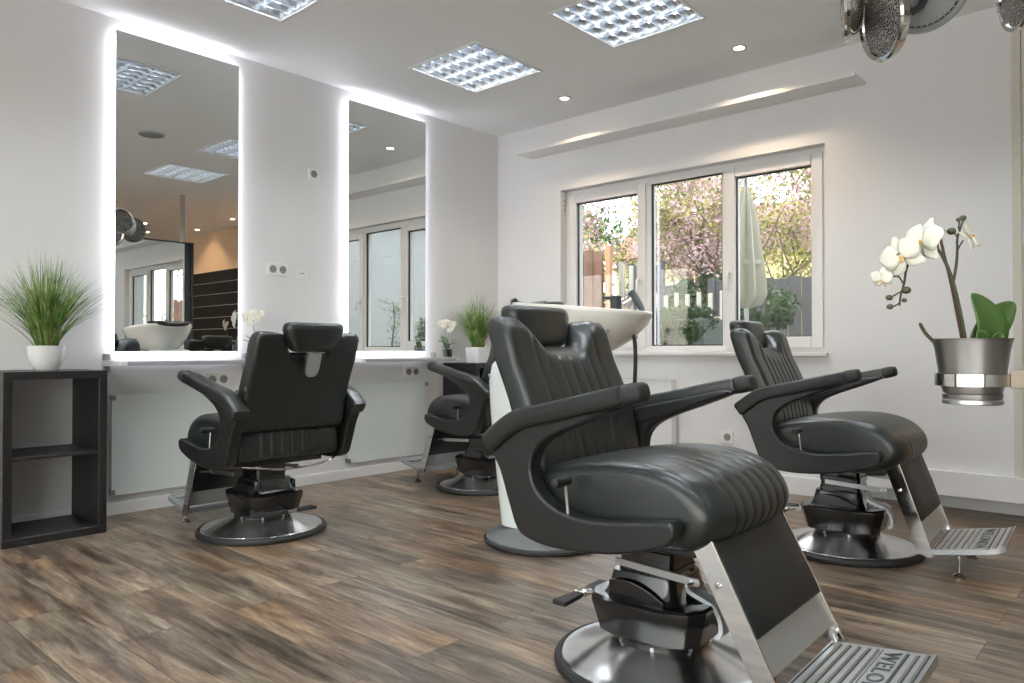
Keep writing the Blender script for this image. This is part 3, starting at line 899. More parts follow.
def barber_chair(leg_tilt=0., fp=((.37, .103), (.623, .147))):
    root = thing('barber_chair', '', 'barber chair')
    # --- base
    bm = NB(); lathe(bm, [(.285, .004), (.300, .0), (.309, .006), (.310, .018), (.303, .028), (.292, .031), (.285, .024)], n=72, capb=False); obj('rubber_ring', bm, 'rubber', root)
    bm = NB(); lathe(bm, [(.29, .002), (.294, .024), (.285, .032), (.268, .033), (.255, .036), (.20, .054), (.15, .074), (.135, .082), (.13, .083)], n=72); obj('base_dome', bm, 'dome', root)
    bm = NB(); lathe(bm, [(.136, .070), (.136, .100), (.128, .106), (.12, .106)], n=48)
    for a in range(8):
        c, s = math.cos(a * PI / 4 + .3), math.sin(a * PI / 4 + .3)
        lathe(bm, [(.006, -.003), (.006, .003), (.003, .004)], (c * .136, s * .136, .088), 10, mi=1, M4=Matrix.Rotation(a * PI / 4 + .3, 4, 'Z') @ Matrix.Rotation(R(90), 4, 'Y'))
    obj('neck_ring', bm, None, root, mats=['gloss_black', 'steel'])
    # --- pump housing
    out = [(-.165, -.085), (-.14, -.13), (-.08, -.15), (.08, -.148), (.145, -.12), (.172, -.07), (.172, .07), (.145, .12), (.08, .148), (-.08, .15), (-.14, .13), (-.165, .085)]
    rings = []
    for z, k in ((.098, .86), (.104, .90), (.15, .97), (.186, 1.03), (.200, 1.03), (.207, .99)):
        rings.append([Vector((x * k - .008, y * k, z)) for x, y in out])
    obj('pump_housing', loft(NB(), rings), 'gloss_black', root, angle=25)
    out2 = rrect(.205, .20, .03, 3)
    rings = [[Vector((x * k - .018, y * k, z)) for x, y in out2] for z, k in ((.205, 1.18), (.212, 1.12), (.232, 1.03), (.262, .97), (.272, .94))]
    bm = loft(NB(), rings)
    for s in (-1, 1):
        arc = [(-.10 + .17 * j / 8, .208 + .05 * math.sin(PI * (1 - j / 8) * .62 + .2)) for j in range(9)]
        prism(bm, arc + [(.07, .206), (-.10, .206)], s * .100, s * .125, 'y', .003)
    obj('shroud', bm, 'gloss_black', root)
    rings = [[Vector((x * k - .014, y * k, z)) for x, y in rrect(.172, .16, .02, 3)] for z, k in ((.268, 1), (.29, 1), (.292, .96), (.312, .96), (.314, 1.0), (.335, 1.0), (.338, .95), (.384, .95))]
    obj('column', loft(NB(), rings), 'gloss_black', root)
    # curved chrome bracket on the front of the pump
    for s in (-1,):
        pth = smooth_path([(.070, .275), (.078, .248), (.10, .228), (.135, .216), (.168, .200), (.186, .168), (.188, .138), (.176, .122)], 4)
        rings = []
        for i, p in enumerate(pth):
            d = (pth[min(i + 1, len(pth) - 1)] - pth[max(i - 1, 0)]).normalized(); nx, nz = -d.y, d.x
            rings.append([Vector((p.x + nx * v, u, p.y + nz * v)) for u, v in ((-.024, -.006), (.024, -.006), (.024, .006), (-.024, .006))])
        obj('front_bracket', loft(NB(), rings), 'cast', root)
    # foot pump pedal: shaft, chrome yoke, two rubber treads
    bm = NB(); tube(bm, [(-.14, .012, .165), (-.24, .012, .15), (-.285, .012, .143)], .008, 10)
    box(bm, -.305, -.262, -.012, .036, .134, .152, .004)
    ped = obj('foot_pedal', bm, 'chrome', root)
    for a, b in ((-.118, -.014), (.038, .142)):
        bm = NB(); rings = []
        for y, k in ((a, .8), (a + .006, 1), (b - .006, 1), (b, .8)):
            w_ = .052 if (abs(y - .012) > .06) else .036
            rings.append([Vector((-.283 + u * k, y, .141 + v * k)) for u, v in rrect(w_, .016, .005, 2)])
        loft(bm, rings); obj('pedal_tread', bm, 'rubber', ped)
    # --- seat pan and links
    bm = NB(); box(bm, -.22, .20, -.20, .20, .376, .404, .006); obj('seat_pan', bm, 'plastic', root)
    for s in (-1, 1):
        bm = NB(); prism(bm, [(-.045, .334), (-.045, .316), (.17, .302), (.20, .302), (.205, .312), (.20, .322), (.17, .322)], s * .172, s * .178, 'y', .0006, 1)
        tube(bm, [(.192, s * .178, .312), (.192, s * .229, .316)], .004, 10)
        for x in (.180, ): lathe(bm, [(.006, -.003), (.006, .004), (.001, .005)], (x, s * .179, .312), 12, M4=Matrix.Rotation(R(90), 4, 'X'))
        obj('link_bar', bm, 'steel', root)
    bm = NB(); tube(bm, smooth_path([(-.10, .295, .392), (-.22, .27, .388), (-.30, .20, .384), (-.325, .08, .368), (-.325, -.08, .368), (-.30, -.20, .384), (-.22, -.27, .388), (-.10, -.295, .392)], 5), .005, 8)
    obj('support_rail', bm, 'chrome', root)
    # --- upholstery
    obj('seat', seat_bm(), 'leather', root, angle=50)
    bk = obj('backrest', back_bm(), 'leather', root, angle=60)
    bm = NB(); box(bm, -.352, -.330, .268, .274, .735, .757, .002); obj('side_stud', bm, 'chrome', bk)
    bm = NB()
    rings = []
    pts = [(-.034, .902), (-.034, .83), (-.028, .806), (-.012, .794), (.012, .794), (.028, .806), (.034, .83), (.034, .902)]
    prism(bm, [(y, z) for y, z in pts], -.438, -.428, 'x', .001)
    sl = obj('slide_bracket', bm, 'cast', bk)
    for v in sl.data.vertices: v.co.x += -.147 / .46 * (v.co.z - .85) - .022
    hr = obj('headrest', headrest_bm(), 'leather', root, angle=60)
    bm = NB(); box(bm, -.425, -.413, -.02, .02, .85, .925, .002); obj('post', bm, 'chrome', hr)
    # --- arms
    for s in (-1, 1):
        fr = obj('arm_frame', arm_frame_bm(s), 'plastic', root, angle=40)
        pd = obj('arm_pad', arm_pad_bm(s), 'leather_pad', root, angle=50)
        obj('arm_grip', arm_grip_bm(s), 'rubber', pd, angle=50)
        bm = NB(); tube(bm, [(-.10, s * .318, .445), (-.112, s * .318, .55)], .0048, 10); lv = obj('recline_lever', bm, 'chrome', root)
        bm = NB(); tube(bm, [(-.112, s * .300, .552), (-.112, s * .306, .552), (-.112, s * .355, .553), (-.112, s * .368, .553), (-.112, s * .372, .553)], [.008, .012, .0135, .012, .006], 14)
        obj('lever_knob', bm, 'rubber', lv)
    # --- leg rest: everything turned about the seat front hinge
    piv = Vector((.235, 0, .45)); Rm = Matrix.Rotation(-R(leg_tilt), 4, 'Y')
    def rot(bm):
        for v in bm.verts: v.co = piv + Rm @ (v.co - piv)
        return bm
    d = Vector((.343 - .262, 0, .210 - .437)); 
    def L(t, n, y):       # t along the pad (0 top..1 pad bottom), n outward (front)
        dn = Vector((-d.z, 0, d.x)).normalized()
        p = Vector((.262, 0, .437)) + d * t + dn * n
        return Vector((p.x, y, p.z))
    rings = []
    for t, e in ((0, .010), (.015, .004), (.04, 0), (.5, -.004), (.96, 0), (.985, .004), (1, .010)):
        W_ = .226
        rings.append([L(t, .002 - e * 1.2, y_) if n_ else L(t, -.026, y_) for n_, y_ in ((1, -W_ + .016), (1, 0), (1, W_ - .016), (0, W_), (0, -W_))])
    # rounded edge ring
    rings = []
    for t, e in ((0, .012), (.012, .005), (.035, .001), (.5, -.002), (.965, .001), (.988, .005), (1, .012)):
        W_ = .226
        pr = [(-W_, -.026), (-W_, -.012), (-W_ + .004, -.004), (-W_ + .014, .001), (-.1, .003), (0, .004), (.1, .003), (W_ - .014, .001), (W_ - .004, -.004), (W_, -.012), (W_, -.026)]
        rings.append([L(t, n_ - e if n_ > -.02 else n_, y_) for y_, n_ in pr])
    obj('calf_pad', rot(loft(NB(), rings)), 'leather_calf', root, angle=50)
    bm = NB(); rings = []
    for t in (1.005, 1.36): rings.append([L(t, -.012, -.226), L(t, -.012, .226), L(t, -.022, .226), L(t, -.022, -.226)])
    loft(bm, rings); obj('calf_plate', rot(bm), 'satin', root)
    bm = NB(); rings = []
    for t in (.02, 1.0): rings.append([L(t, -.027, -.226), L(t, -.027, .226), L(t, -.034, .226), L(t, -.034, -.226)])
    loft(bm, rings); obj('calf_back_shell', rot(bm), 'plastic', root)
    fr_, ff_ = Vector((fp[0][0], 0, fp[0][1])), Vector((fp[1][0], 0, fp[1][1]))
    for s in (-1, 1):
        bm = NB()
        a, b = L(-.02, -.002, 0), L(-.02, -.058, 0)
        c_, e_ = L(1.46, -.058, 0), L(1.55, -.006, 0)
        prism(bm, [(a.x, a.z), (e_.x, e_.z), (e_.x - .012, e_.z - .012), (c_.x, c_.z), (b.x, b.z)], s * .228, s * .236, 'y', .0012)
        lathe(bm, [(.007, -.003), (.007, .003), (.001, .004)], (L(.42, -.035, 0).x, s * .238, L(.42, -.035, 0).z), 12, M4=Matrix.Rotation(R(90), 4, 'X'))
        obj('side_plate', rot(bm), 'chrome', root)
        bm = NB(); e2 = rot_pt = piv + Rm @ (L(1.44, -.02, 0) - piv)
        tube(bm, [(e2.x, s * .214, e2.z), (e2.x, s * .228, e2.z)], .010, 14)
        tube(bm, [(e2.x, s * .212, e2.z), (fr_.x + .02, s * .205, fr_.z - .008)], .006, 10)
        obj('hinge', bm, 'steel', root)
    # --- ribbed foot plate
    u = (ff_ - fr_); Lf = u.length; u.normalize(); nrm = Vector((-u.z, 0, u.x))
    def FP(a, y, n=0.):
        lift = .0
        q = (a / Lf - .80) / .20
        if q > 0: lift = .012 * q * q
        p = fr_ + u * a + nrm * (n + lift); return Vector((p.x, y, p.z))
    bm = NB(); rings = []
    for a in (0, .02, .06, .12, .17, .20, .215, .23, .24, .25, Lf - .002):
        hw = .222
        if a > Lf - .06: hw = .222 - .02 * ((a - Lf + .06) / .06) ** 2
        rings.append([FP(a, -hw, 0), FP(a, -hw, -.020), FP(a, -hw + .01, -.024), FP(a, hw - .01, -.024), FP(a, hw, -.020), FP(a, hw, 0)])
    loft(bm, rings); fpo = obj('footplate', bm, 'cast', root, angle=30)
    bm = NB()
    ribs = [.012, .036, .060, .084, .108]
    for i, a in enumerate(ribs + [.200, .224]):
        wd = .018
        hw = .205 if a < .19 else .196
        rings = []
        for y, k in ((-hw, .5), (-hw + .004, 1), (hw - .004, 1), (hw, .5)):
            rings.append([FP(a, y, .0002), FP(a + .003, y, .0045 * k), FP(a + wd - .003, y, .0045 * k), FP(a + wd, y, .0002)])
        loft(bm, rings)
    # raised border of the name panel
    for a in (.131, .189):
        loft(bm, [[FP(a, y, .0002), FP(a, y, .0035), FP(a + .004, y, .0035), FP(a + .004, y, .0002)] for y in (-.205, .205)])
    obj('tread_ribs', bm, 'cast', fpo, angle=30)
    bm = NB()
    for i, a in enumerate([.006, .031, .055, .079, .103, .127, .1945, .219, .2435]):
        loft(bm, [[FP(a, y, .0001), FP(a, y, .0010), FP(a + .005, y, .0010), FP(a + .005, y, .0001)] for y in (-.200, .200)])
    obj('tread_grooves', bm, 'groove', fpo, angle=30)
    # lettering
    tcu = bpy.data.curves.new('lettering', 'FONT'); tcu.body = 'WELONDA'; tcu.size = .058; tcu.extrude = .0012; tcu.align_x = 'CENTER'; tcu.align_y = 'CENTER'; tcu.space_character = 1.12
    to = bpy.data.objects.new('tmp_text', tcu); COL.objects.link(to)
    dg = bpy.context.evaluated_depsgraph_get()
    me = bpy.data.meshes.new_from_object(to.evaluated_get(dg)); bpy.data.objects.remove(to)
    me.name = 'lettering'
    for v in me.vertices:
        tx, ty, tz = v.co
        v.co = FP(.162 + ty * .95, -tx * 1.25, .0015 + tz)
    me.materials.clear(); me.materials.append(M['letter'])
    lo = bpy.data.objects.new('lettering', me); COL.objects.link(lo); lo.parent = fpo
    # adjustable feet
    for s in (-1, 1):
        a0 = FP(.09, 0, -.02)
        bm = NB(); tube(bm, [(a0.x, s * .179, a0.z), (a0.x, s * .179, .012)], .005, 10)
        tube(bm, [(a0.x, s * .179, a0.z), (a0.x, s * .179, a0.z - .018)], .010, 12)
        lathe(bm, [(.022, 0), (.023, .008), (.016, .014), (.006, .022)], (a0.x, s * .179, 0), 20); obj('adjustable_foot', bm, 'chrome', root)
    return root

CH_A = barber_chair(8.0, ((.402, .100), (.665, .125)))
CH_A.location = (-1.115, 1.885, 0); CH_A.rotation_euler = (0, 0, R(2.0))
CH_A['label'] = 'largest dark green-grey barber chair in the foreground, facing right'
CH_B = barber_chair(0.)
CH_B.location = (-1.130, 3.526, 0); CH_B.rotation_euler = (0, 0, R(3.4))
CH_B['label'] = 'dark green-grey barber chair in front of the window wall behind the large chair, facing right'
CH_C = copy_tree(CH_B); CH_C.location = (-3.413, 1.934, 0); CH_C.rotation_euler = (0, 0, R(179.1))
CH_C['label'] = 'dark green-grey barber chair seen from behind, facing the left mirror'
CH_D = copy_tree(CH_B); CH_D.location = (-3.409, 3.512, 0); CH_D.rotation_euler = (0, 0, R(177.6))
CH_D['label'] = 'dark green-grey barber chair facing the corner mirror, half hidden by the large chair'
for c in (CH_A, CH_B, CH_C, CH_D): c['group'] = 'barber chairs'
LOW = ('rubber_ring', 'base_dome', 'neck_ring', 'pump_housing', 'shroud', 'front_bracket', 'foot_pedal', 'adjustable_foot')
for ch in CH_C.children:            # this chair is pumped a little lower
    if not ch.name.startswith(LOW): ch.location.z -= .018

# ------------------------------------------------------------------ wash unit
def wash_unit():
    cx, cy = -2.24, 2.74
    root = thing('wash_unit', 'white ceramic hair washing basin on a white column with a grey round foot', 'wash basin', (cx, cy, 0))
    bm = NB(); lathe(bm, [(.290, 0), (.300, .006), (.300, .018), (.292, .024)], n=60); obj('rubber_ring', bm, 'rubber', root)
    bm = NB(); lathe(bm, [(.288, .01), (.288, .030), (.276, .038), (.20, .060), (.15, .074), (.12, .078)], n=60); obj('foot_dome', bm, 'dome_grey', root)
    # column: leaning shell
    rings = []
    for z, xc, wx, wy in ((.07, -.09, .24, .30), (.2, -.10, .26, .31), (.4, -.115, .27, .33), (.6, -.13, .28, .35), (.75, -.12, .32, .37), (.83, -.09, .36, .37), (.88, -.05, .34, .34), (.905, -.02, .26, .26)):
        rings.append([Vector((xc + x, y, z)) for x, y in rrect(wx, wy, min(wx, wy) * .42, 6)])
    obj('column', loft(NB(), rings), 'shell', root, angle=60)
    # bowl: rim loop tilted, neck dip at -x end
    def ring(k, dz, dx=0.):
        out = []
        for j in range(48):
            t = 2 * PI * j / 48; c, s = math.cos(t), math.sin(t)
            x = .338 * math.copysign(abs(c) ** .85, c) * k + .190 + dx
            y = .255 * math.copysign(abs(s) ** .8, s) * k * (1 - .12 * (c < 0) * abs(c))
            z = 1.094 + dz - .032 * c * (1 if k > .6 else k)
            if c < -.8 : z -= .022 * ((abs(c) - .8) / .2) * max(0, 1 - abs(s) / .6) * (k > .8)
            out.append(Vector((x, y, z)))
        return out
    rings = [ring(.42, -.20, -.08), ring(.62, -.165, -.05), ring(.80, -.115, -.02), ring(.93, -.055), ring(.99, -.015), ring(1.0, .0), ring(.985, .006), ring(.95, .003), ring(.90, -.02), ring(.80, -.07), ring(.62, -.12, -.02), ring(.3, -.145, -.03), ring(.08, -.15, -.03)]
    obj('bowl', loft(NB(), rings), 'ceramic', root, angle=70)
    # neck rest
    bm = NB(); pth = smooth_path([(-.04, -.180, 1.128), (-.095, -.13, 1.128), (-.128, -.07, 1.118), (-.136, 0, 1.112), (-.128, .07, 1.118), (-.095, .13, 1.128), (-.04, .180, 1.128)], 4)
    tube(bm, pth, [.008] + [.013] * 4 + [.019] * (len(pth) - 10) + [.013] * 4 + [.008], 12); obj('neck_rest', bm, 'black_neck', root)
    # mixer and hand shower
    bm = NB(); mx, my = .27, .18
    box(bm, mx - .020, mx + .020, my - .020, my + .020, 1.05, 1.155, .005); box(bm, mx - .075, mx + .016, my - .012, my + .012, 1.137, 1.153, .004)
    obj('mixer_tap', bm, 'dark_grey', root)
    bm = NB(); tube(bm, [(.455, .14, 1.05), (.43, .145, 1.09), (.385, .15, 1.150), (.372, .15, 1.162)], [.012, .014, .020, .018], 12)
    sh = obj('hand_shower', bm, 'dark_grey', root)
    bm = NB(); tube(bm, [(.385, .15, 1.138), (.345, .149, 1.115)], [.020, .030], 16); obj('shower_rose', bm, 'chrome', sh)
    bm = NB(); tube(bm, smooth_path([(.44, .06, .98), (.47, .03, .93), (.485, .01, .85), (.48, .01, .74), (.46, .02, .60), (.42, .03, .50), (.2, .04, .5), (.02, .03, .55)], 5), .009, 10); obj('hose', bm, 'rubber', root)
    bm = NB(); tube(bm, smooth_path([(.34, -.03, .93), (.335, -.02, .86), (.32, 0, .70), (.27, .02, .45), (.1, .0, .25), (.03, 0, .2)], 5), .008, 10)
    tube(bm, [(.34, -.03, .95), (.34, -.03, .91)], .016, 12); obj('drain_pipe', bm, 'dome_grey', root)
    bm = NB(); tube(bm, smooth_path([(.42, -.10, 1.0), (.435, -.13, .985), (.42, -.145, .955), (.385, -.13, .925), (.35, -.11, .915)], 4), .009, 10)
    obj('control_handle', bm, 'steel', root)
    return root
wash_unit()

# ------------------------------------------------------------------ radiator
t = thing('radiator', 'white flat panel radiator on the wall below the window', 'radiator', (-3.1, YW - .001, .16))
bm = NB(); box(bm, -.48, .48, -.100, -.088, 0, .52, .003); box(bm, -.48, .48, -.05, -.04, 0, .52, .003); obj('panel', bm, 'trim', t)
bm = NB(); box(bm, -.482, .482, -.101, -.039, .521, .532, .002)
for k in range(38): box(bm, -.462 + k * .025, -.450 + k * .025, -.092, -.060, .530, .5335, mi=1)
obj('top_grille', bm, None, t, mats=['trim', 'socket_in'])
for s in (-1, 1):
    bm = NB(); box(bm, s * .480 - .004, s * .480 + .004, -.103, -.037, 0, .534, .002); obj('side_cover', bm, 'trim', t)
    bm = NB(); tube(bm, [(s * .3, -.04, .1), (s * .3, 0, .1)], .012, 10); tube(bm, [(s * .3, -.04, .45), (s * .3, 0, .45)], .012, 10); obj('wall_bracket', bm, 'trim', t)
bm = NB(); tube(bm, [(.45, -.06, 0), (.45, -.06, -.16)], .008, 10); obj('pipe', bm, 'trim', t)

# ------------------------------------------------------------------ ornamental grass
def grass_plant(loc, label, pot, seed, n, hgt, spread):
    rnd = random.Random(seed)
    root = thing('potted_grass', label, 'potted plant', loc)
    if pot == 'round':
        bm = NB(); lathe(bm, [(.045, 0), (.050, .003), (.068, .03), (.079, .07), (.082, .112), (.084, .120), (.079, .121), (.076, .110), (.070, .10), (.001, .10)], n=40); zt = .10
        r0 = .045
    else:
        bm = NB(); rings = [[Vector((x * k, y * k, z)) for x, y in rrect(.15, .15, .02, 3)] for z, k in ((0, .9), (.003, .93), (.12, 1.), (.122, .98), (.112, .93), (.11, .92))]
        loft(bm, rings); zt = .11; r0 = .05
    obj('pot', bm, 'pot_white', root, angle=40)
    bm = NB(); lathe(bm, [(.066, zt - .002), (.066, zt + .004), (.001, zt + .006)], n=24); obj('soil', bm, 'soil', root)
    for nm, cnt, m_ in (('grass_blades', n, 'grass_blade'), ('seed_blades', n // 4, 'grass_tip')):
        bm = NB()
        for i in range(cnt):
            a = rnd.uniform(0, 2 * PI); rr = r0 * math.sqrt(rnd.random())
            base = Vector((rr * math.cos(a), rr * math.sin(a), zt))
            lean = spread * (rnd.random() ** .75) * (1.0 if nm == 'grass_blades' else .9)
            H = hgt * rnd.uniform(.62, 1.0) * (1 - .30 * lean / spread)
            da = a + rnd.uniform(-.7, .7); dirv = Vector((math.cos(da), math.sin(da), 0))
            room = (loc[0] + base.x - XM - .012)          # blades bend clear of the wall
            if dirv.x < 0 and lean * -dirv.x > room: dirv.x = -room / lean
            if loc[1] > 3 and dirv.y > 0 and lean * dirv.y > YW - .01 - loc[1] - base.y: dirv.y = (YW - .01 - loc[1] - base.y) / lean
            side = Vector((-dirv.y, dirv.x, 0)); wv = rnd.uniform(.0018, .0032) if nm == 'grass_blades' else .0014
            if rnd.random() < .5: side = (side + dirv * rnd.uniform(-1, 1)).normalized()
            curl = rnd.uniform(1.3, 2.3)
            N = 6; prev = None
            for j in range(N + 1):
                q = j / N
                p = base + dirv * (lean * q ** curl) + Vector((0, 0, H * (q - .10 * q ** 3 * lean / spread)))
                ww = wv * (1 - q ** 2.5) + .0003
                p1 = bm.verts.new(p - side * ww); p2 = bm.verts.new(p + side * ww)
                if prev: bm.faces.new((prev[0], prev[1], p2, p1))
                prev = (p1, p2)
        obj(nm, bm, m_, root, angle=180)
grass_plant((-4.15, 1.19, .80), 'green artificial grass in a round white pot on the left black cabinet', 'round', 3, 440, .52, .30)
grass_plant((-4.165, 4.225, .80), 'green artificial grass in a square white pot on the corner cabinet', 'square', 5, 360, .48, .24)

# ------------------------------------------------------------------ orchids
CR = Vector((.7436, .6686, 0)); CB = Vector((.6686, -.7436, 0))   # plant axes: along the room diagonal, and square to it
def petal_mesh(bm, c, ax, nrm, length, width, cup=.15, mi=0):
    """petal from c along ax, surface normal nrm"""
    ax = ax.normalized(); sd = nrm.cross(ax).normalized(); nrm = ax.cross(sd).normalized()
    N = 6; K = 4; rows = []
    for i in range(N + 1):
        q = i / N
        wd = width * (math.sin(PI * (q * .86 + .07)) ** .7) * (.55 + .45 * math.sin(PI * min(1, q * 1.1)))
        if i == 0: wd = width * .12
        row = []
        for k in range(-K // 2, K // 2 + 1):
            s = k / (K / 2)
            p = c + ax * (length * q) + sd * (wd * s) + nrm * (-cup * length * q * q + cup * .5 * length * q + .10 * wd * (1 - s * s))
            row.append(bm.verts.new(p))
        rows.append(row)
    for i in range(N):
        for k in range(K):
            f = bm.faces.new((rows[i][k], rows[i][k + 1], rows[i + 1][k + 1], rows[i + 1][k])); f.material_index = mi

def orchid_flower(root, c, face, size, spin=0.):
    bm = NB(); face = face.normalized()
    up = Vector((0, 0, 1)); up = (up - face * up.dot(face)).normalized(); sd = up.cross(face)
    def dirn(a): return up * math.cos(a) + sd * math.sin(a)
    for a, l, wd in ((0, 1., .36), (R(128), .95, .34), (R(-128), .95, .34)): petal_mesh(bm, c - face * .002, dirn(a + spin), face, size * l, size * wd, .22)
    for a in (R(66), R(-66)): petal_mesh(bm, c + face * .003, dirn(a + spin), face, size * 1.02, size * .55, .12)
    fl = obj('flower', bm, 'petal', root, angle=180)
    sm = fl.modifiers.new('thickness', 'SOLIDIFY'); sm.thickness = .0008
    bm = NB(); petal_mesh(bm, c + face * .004, dirn(PI + spin) + face * .6, face, size * .34, size * .12, -.5)
    tube(bm, [c, c + face * size * .2 + up * .001], [size * .09, size * .05], 8); obj('flower_heart', bm, 'petal_heart', fl, angle=180)

def leaf(root, pts, width, nrm):
    bm = NB(); P = smooth_path(pts, 8); n = len(P); rows = []
    fr = frames(P)
    for i, (p, d, s, u) in enumerate(fr):
        q = i / (n - 1); wd = width * (math.sin(PI * min(1, (q * .78 + .22))) ** .8 + .01)
        sd = d.cross(nrm).normalized(); nn = sd.cross(d)
        rows.append([bm.verts.new(p + sd * (wd * k) + nn * (wd * .35 * abs(k))) for k in (-1, -.6, 0, .6, 1)])
    for i in range(n - 1):
        for k in range(4): bm.faces.new((rows[i][k], rows[i][k + 1], rows[i + 1][k + 1], rows[i + 1][k]))
    o = obj('leaf', bm, 'leaf', root, angle=180)
    sm = o.modifiers.new('thickness', 'SOLIDIFY'); sm.thickness = .0016
    return o

def ellipsoid(bm, c, r, n=10):
    bmesh.ops.create_uvsphere(bm, u_segments=n, v_segments=n - 2, radius=1, matrix=Matrix.Translation(c) @ Matrix.Diagonal((r[0], r[1], r[2], 1)))

def big_orchid():
    D = 1.17; o0 = Vector((-.2443, 1.3525, .815))      # pot foot
    root = thing('orchid', 'white orchid in a brushed metal pot held by a chrome ring at the right', 'orchid', o0)
    def Q(u, v, b=0.):       # offset from the pot axis in centimetre-like units of the plant plane
        return CR * (u / 636.) + CB * b + Vector((0, 0, (404 - v) / 636.))
    bm = NB(); k = 1 / 636.
    lathe(bm, [(.8 * 0 + r_ * .87, z_) for r_, z_ in [(.044, 0), (.0475, .001), (.0478, .006), (.0465, .0085), (.0475, .012), (.0480, .016), (.0462, .018), (.050, .030), (.0545, .058), (.0590, .085), (.0630, .101), (.0640, .1015), (.0645, .1030), (.0625, .1030), (.0590, .090), (.001, .088)]], n=56)
    obj('metal_pot', bm, 'steel', root)
    bm = NB(); lathe(bm, [(.050, .087), (.050, .092), (.03, .098), (.001, .099)], n=24); obj('bark_chips', bm, 'soil', root)
    dx = lambda u: u - 972
    # stems
    s1 = [Q(dx(966), 345, .0), Q(dx(960), 318, .004), Q(dx(952), 285, .006), Q(dx(944.5), 262, .004), Q(dx(939), 250, .0), Q(dx(933), 246.6, -.005), Q(dx(925), 247, -.008), Q(dx(917), 252, -.006), Q(dx(911), 260, 0), Q(dx(905.5), 270, .004), Q(dx(902.5), 284, .006), Q(dx(899), 296, .006), Q(dx(898), 306, .006)]
    bm = NB(); P = smooth_path(s1, 4); tube(bm, P, [.0030 - .0016 * i / len(P) for i in range(len(P))], 8)
    s2 = [Q(dx(951.4), 283, .006), Q(dx(954.5), 266, .006), Q(dx(956.5), 252, .004), Q(dx(958.4), 237, .0), Q(dx(965.5), 220, -.004)]
    P = smooth_path(s2, 4); tube(bm, P, [.0024 - .0010 * i / len(P) for i in range(len(P))], 8)
    for a in ([(957, 254, 0), (961, 246, -.002), (965.5, 240, -.004)], [(958, 237, 0), (954, 233, .004), (950.5, 231.5, .006)], [(939, 250, 0), (934, 240, .01), (929, 237.5, .012)],
              [(902, 284, .006), (895, 276.5, .01), (887, 279, .012)], [(899, 292, .006), (893, 295, .01), (887, 298, .01)], [(898, 303, .006), (893, 306, .008), (889, 307, .008)], [(914, 252, 0), (903, 250.5, .01), (893, 256, .014)], [(960, 229, -.002), (960, 223, 0), (959.7, 220, 0)]):
        tube(bm, smooth_path([Q(dx(u), v, b) for u, v, b in a], 3), .0012, 6)
    obj('flower_stem', bm, 'stem', root)
    bm = NB(); tube(bm, [Q(dx(968), 350, -.01), Q(dx(955), 285, -.008), Q(dx(941), 227, -.006)], .0022, 8); obj('plant_stake', bm, 'stake', root)
    for u, v, b, r in ((904, 290.5, .008, .0070), (886.4, 298, .01, .0052), (887.8, 307, .008, .0052), (902.7, 300.5, .006, .0042), (965.5, 217.3, -.004, .0052), (959.7, 219.5, 0, .0040), (950.2, 231.6, .006, .0066)):
        bm = NB(); ellipsoid(bm, Q(dx(u), v, b), (r, r, r * .85)); obj('bud', bm, 'bud', root)
    orchid_flower(root, Q(dx(921), 243, .008), (CB * .25 - CR * .9 + Vector((0, 0, .15))), .040, R(8))
    orchid_flower(root, Q(dx(899), 258, .012), (CB * .55 - CR * .75 + Vector((0, 0, -.1))), .036, R(-25))
    orchid_flower(root, Q(dx(879), 280, .012), (-CR * .8 + CB * .5 - Vector((0, 0, .25))), .019, R(10))
    orchid_flower(root, Q(dx(973), 236, -.006), (CR * .5 + CB * .75 + Vector((0, 0, .35))), .024, R(60))
    leaf(root, [Q(dx(984), 347, 0), Q(dx(985), 333, .012), Q(dx(978), 314, .018), Q(dx(964.5), 294, .020)], .0245, CB)
    leaf(root, [Q(dx(981), 345, -.008), Q(dx(994), 328, -.010), Q(dx(1008), 313, -.012), Q(dx(1021), 302, -.014)], .0225, (CB * .95 + Vector((0, 0, .25))).normalized())
    leaf(root, [Q(dx(972), 345, .02), Q(dx(970), 337, .028), Q(dx(967), 331, .030)], .012, CB)
    leaf(root, [Q(dx(985), 345, .02), Q(dx(988), 338, .026), Q(dx(991), 334, .028)], .010, CB)
    bm = NB(); tube(bm, smooth_path([Q(dx(938), 342, -.01), Q(dx(930), 333, -.012), Q(dx(924), 322.5, -.012)], 4), [.0028] * 8 + [.0012], 8); obj('air_root', bm, 'stem', root)
    # ring holder and arm: a thing of its own that carries the pot
    t = thing('pot_holder', 'chrome ring holder with a flat grey arm carrying the orchid pot', 'plant holder', o0 + Vector((0, 0, .029)))
    bm = NB(); lathe(bm, [(.0490, 0), (.0512, 0), (.0512, .019), (.0490, .019), (.0490, 0)], n=64, capb=False); obj('ring', bm, 'chrome', t)
    bm = NB(); box(bm, .0512, .322, -.004, .004, -.002, .026, .001); obj('arm', bm, 'arm_bar', t)
    return root
big_orchid()

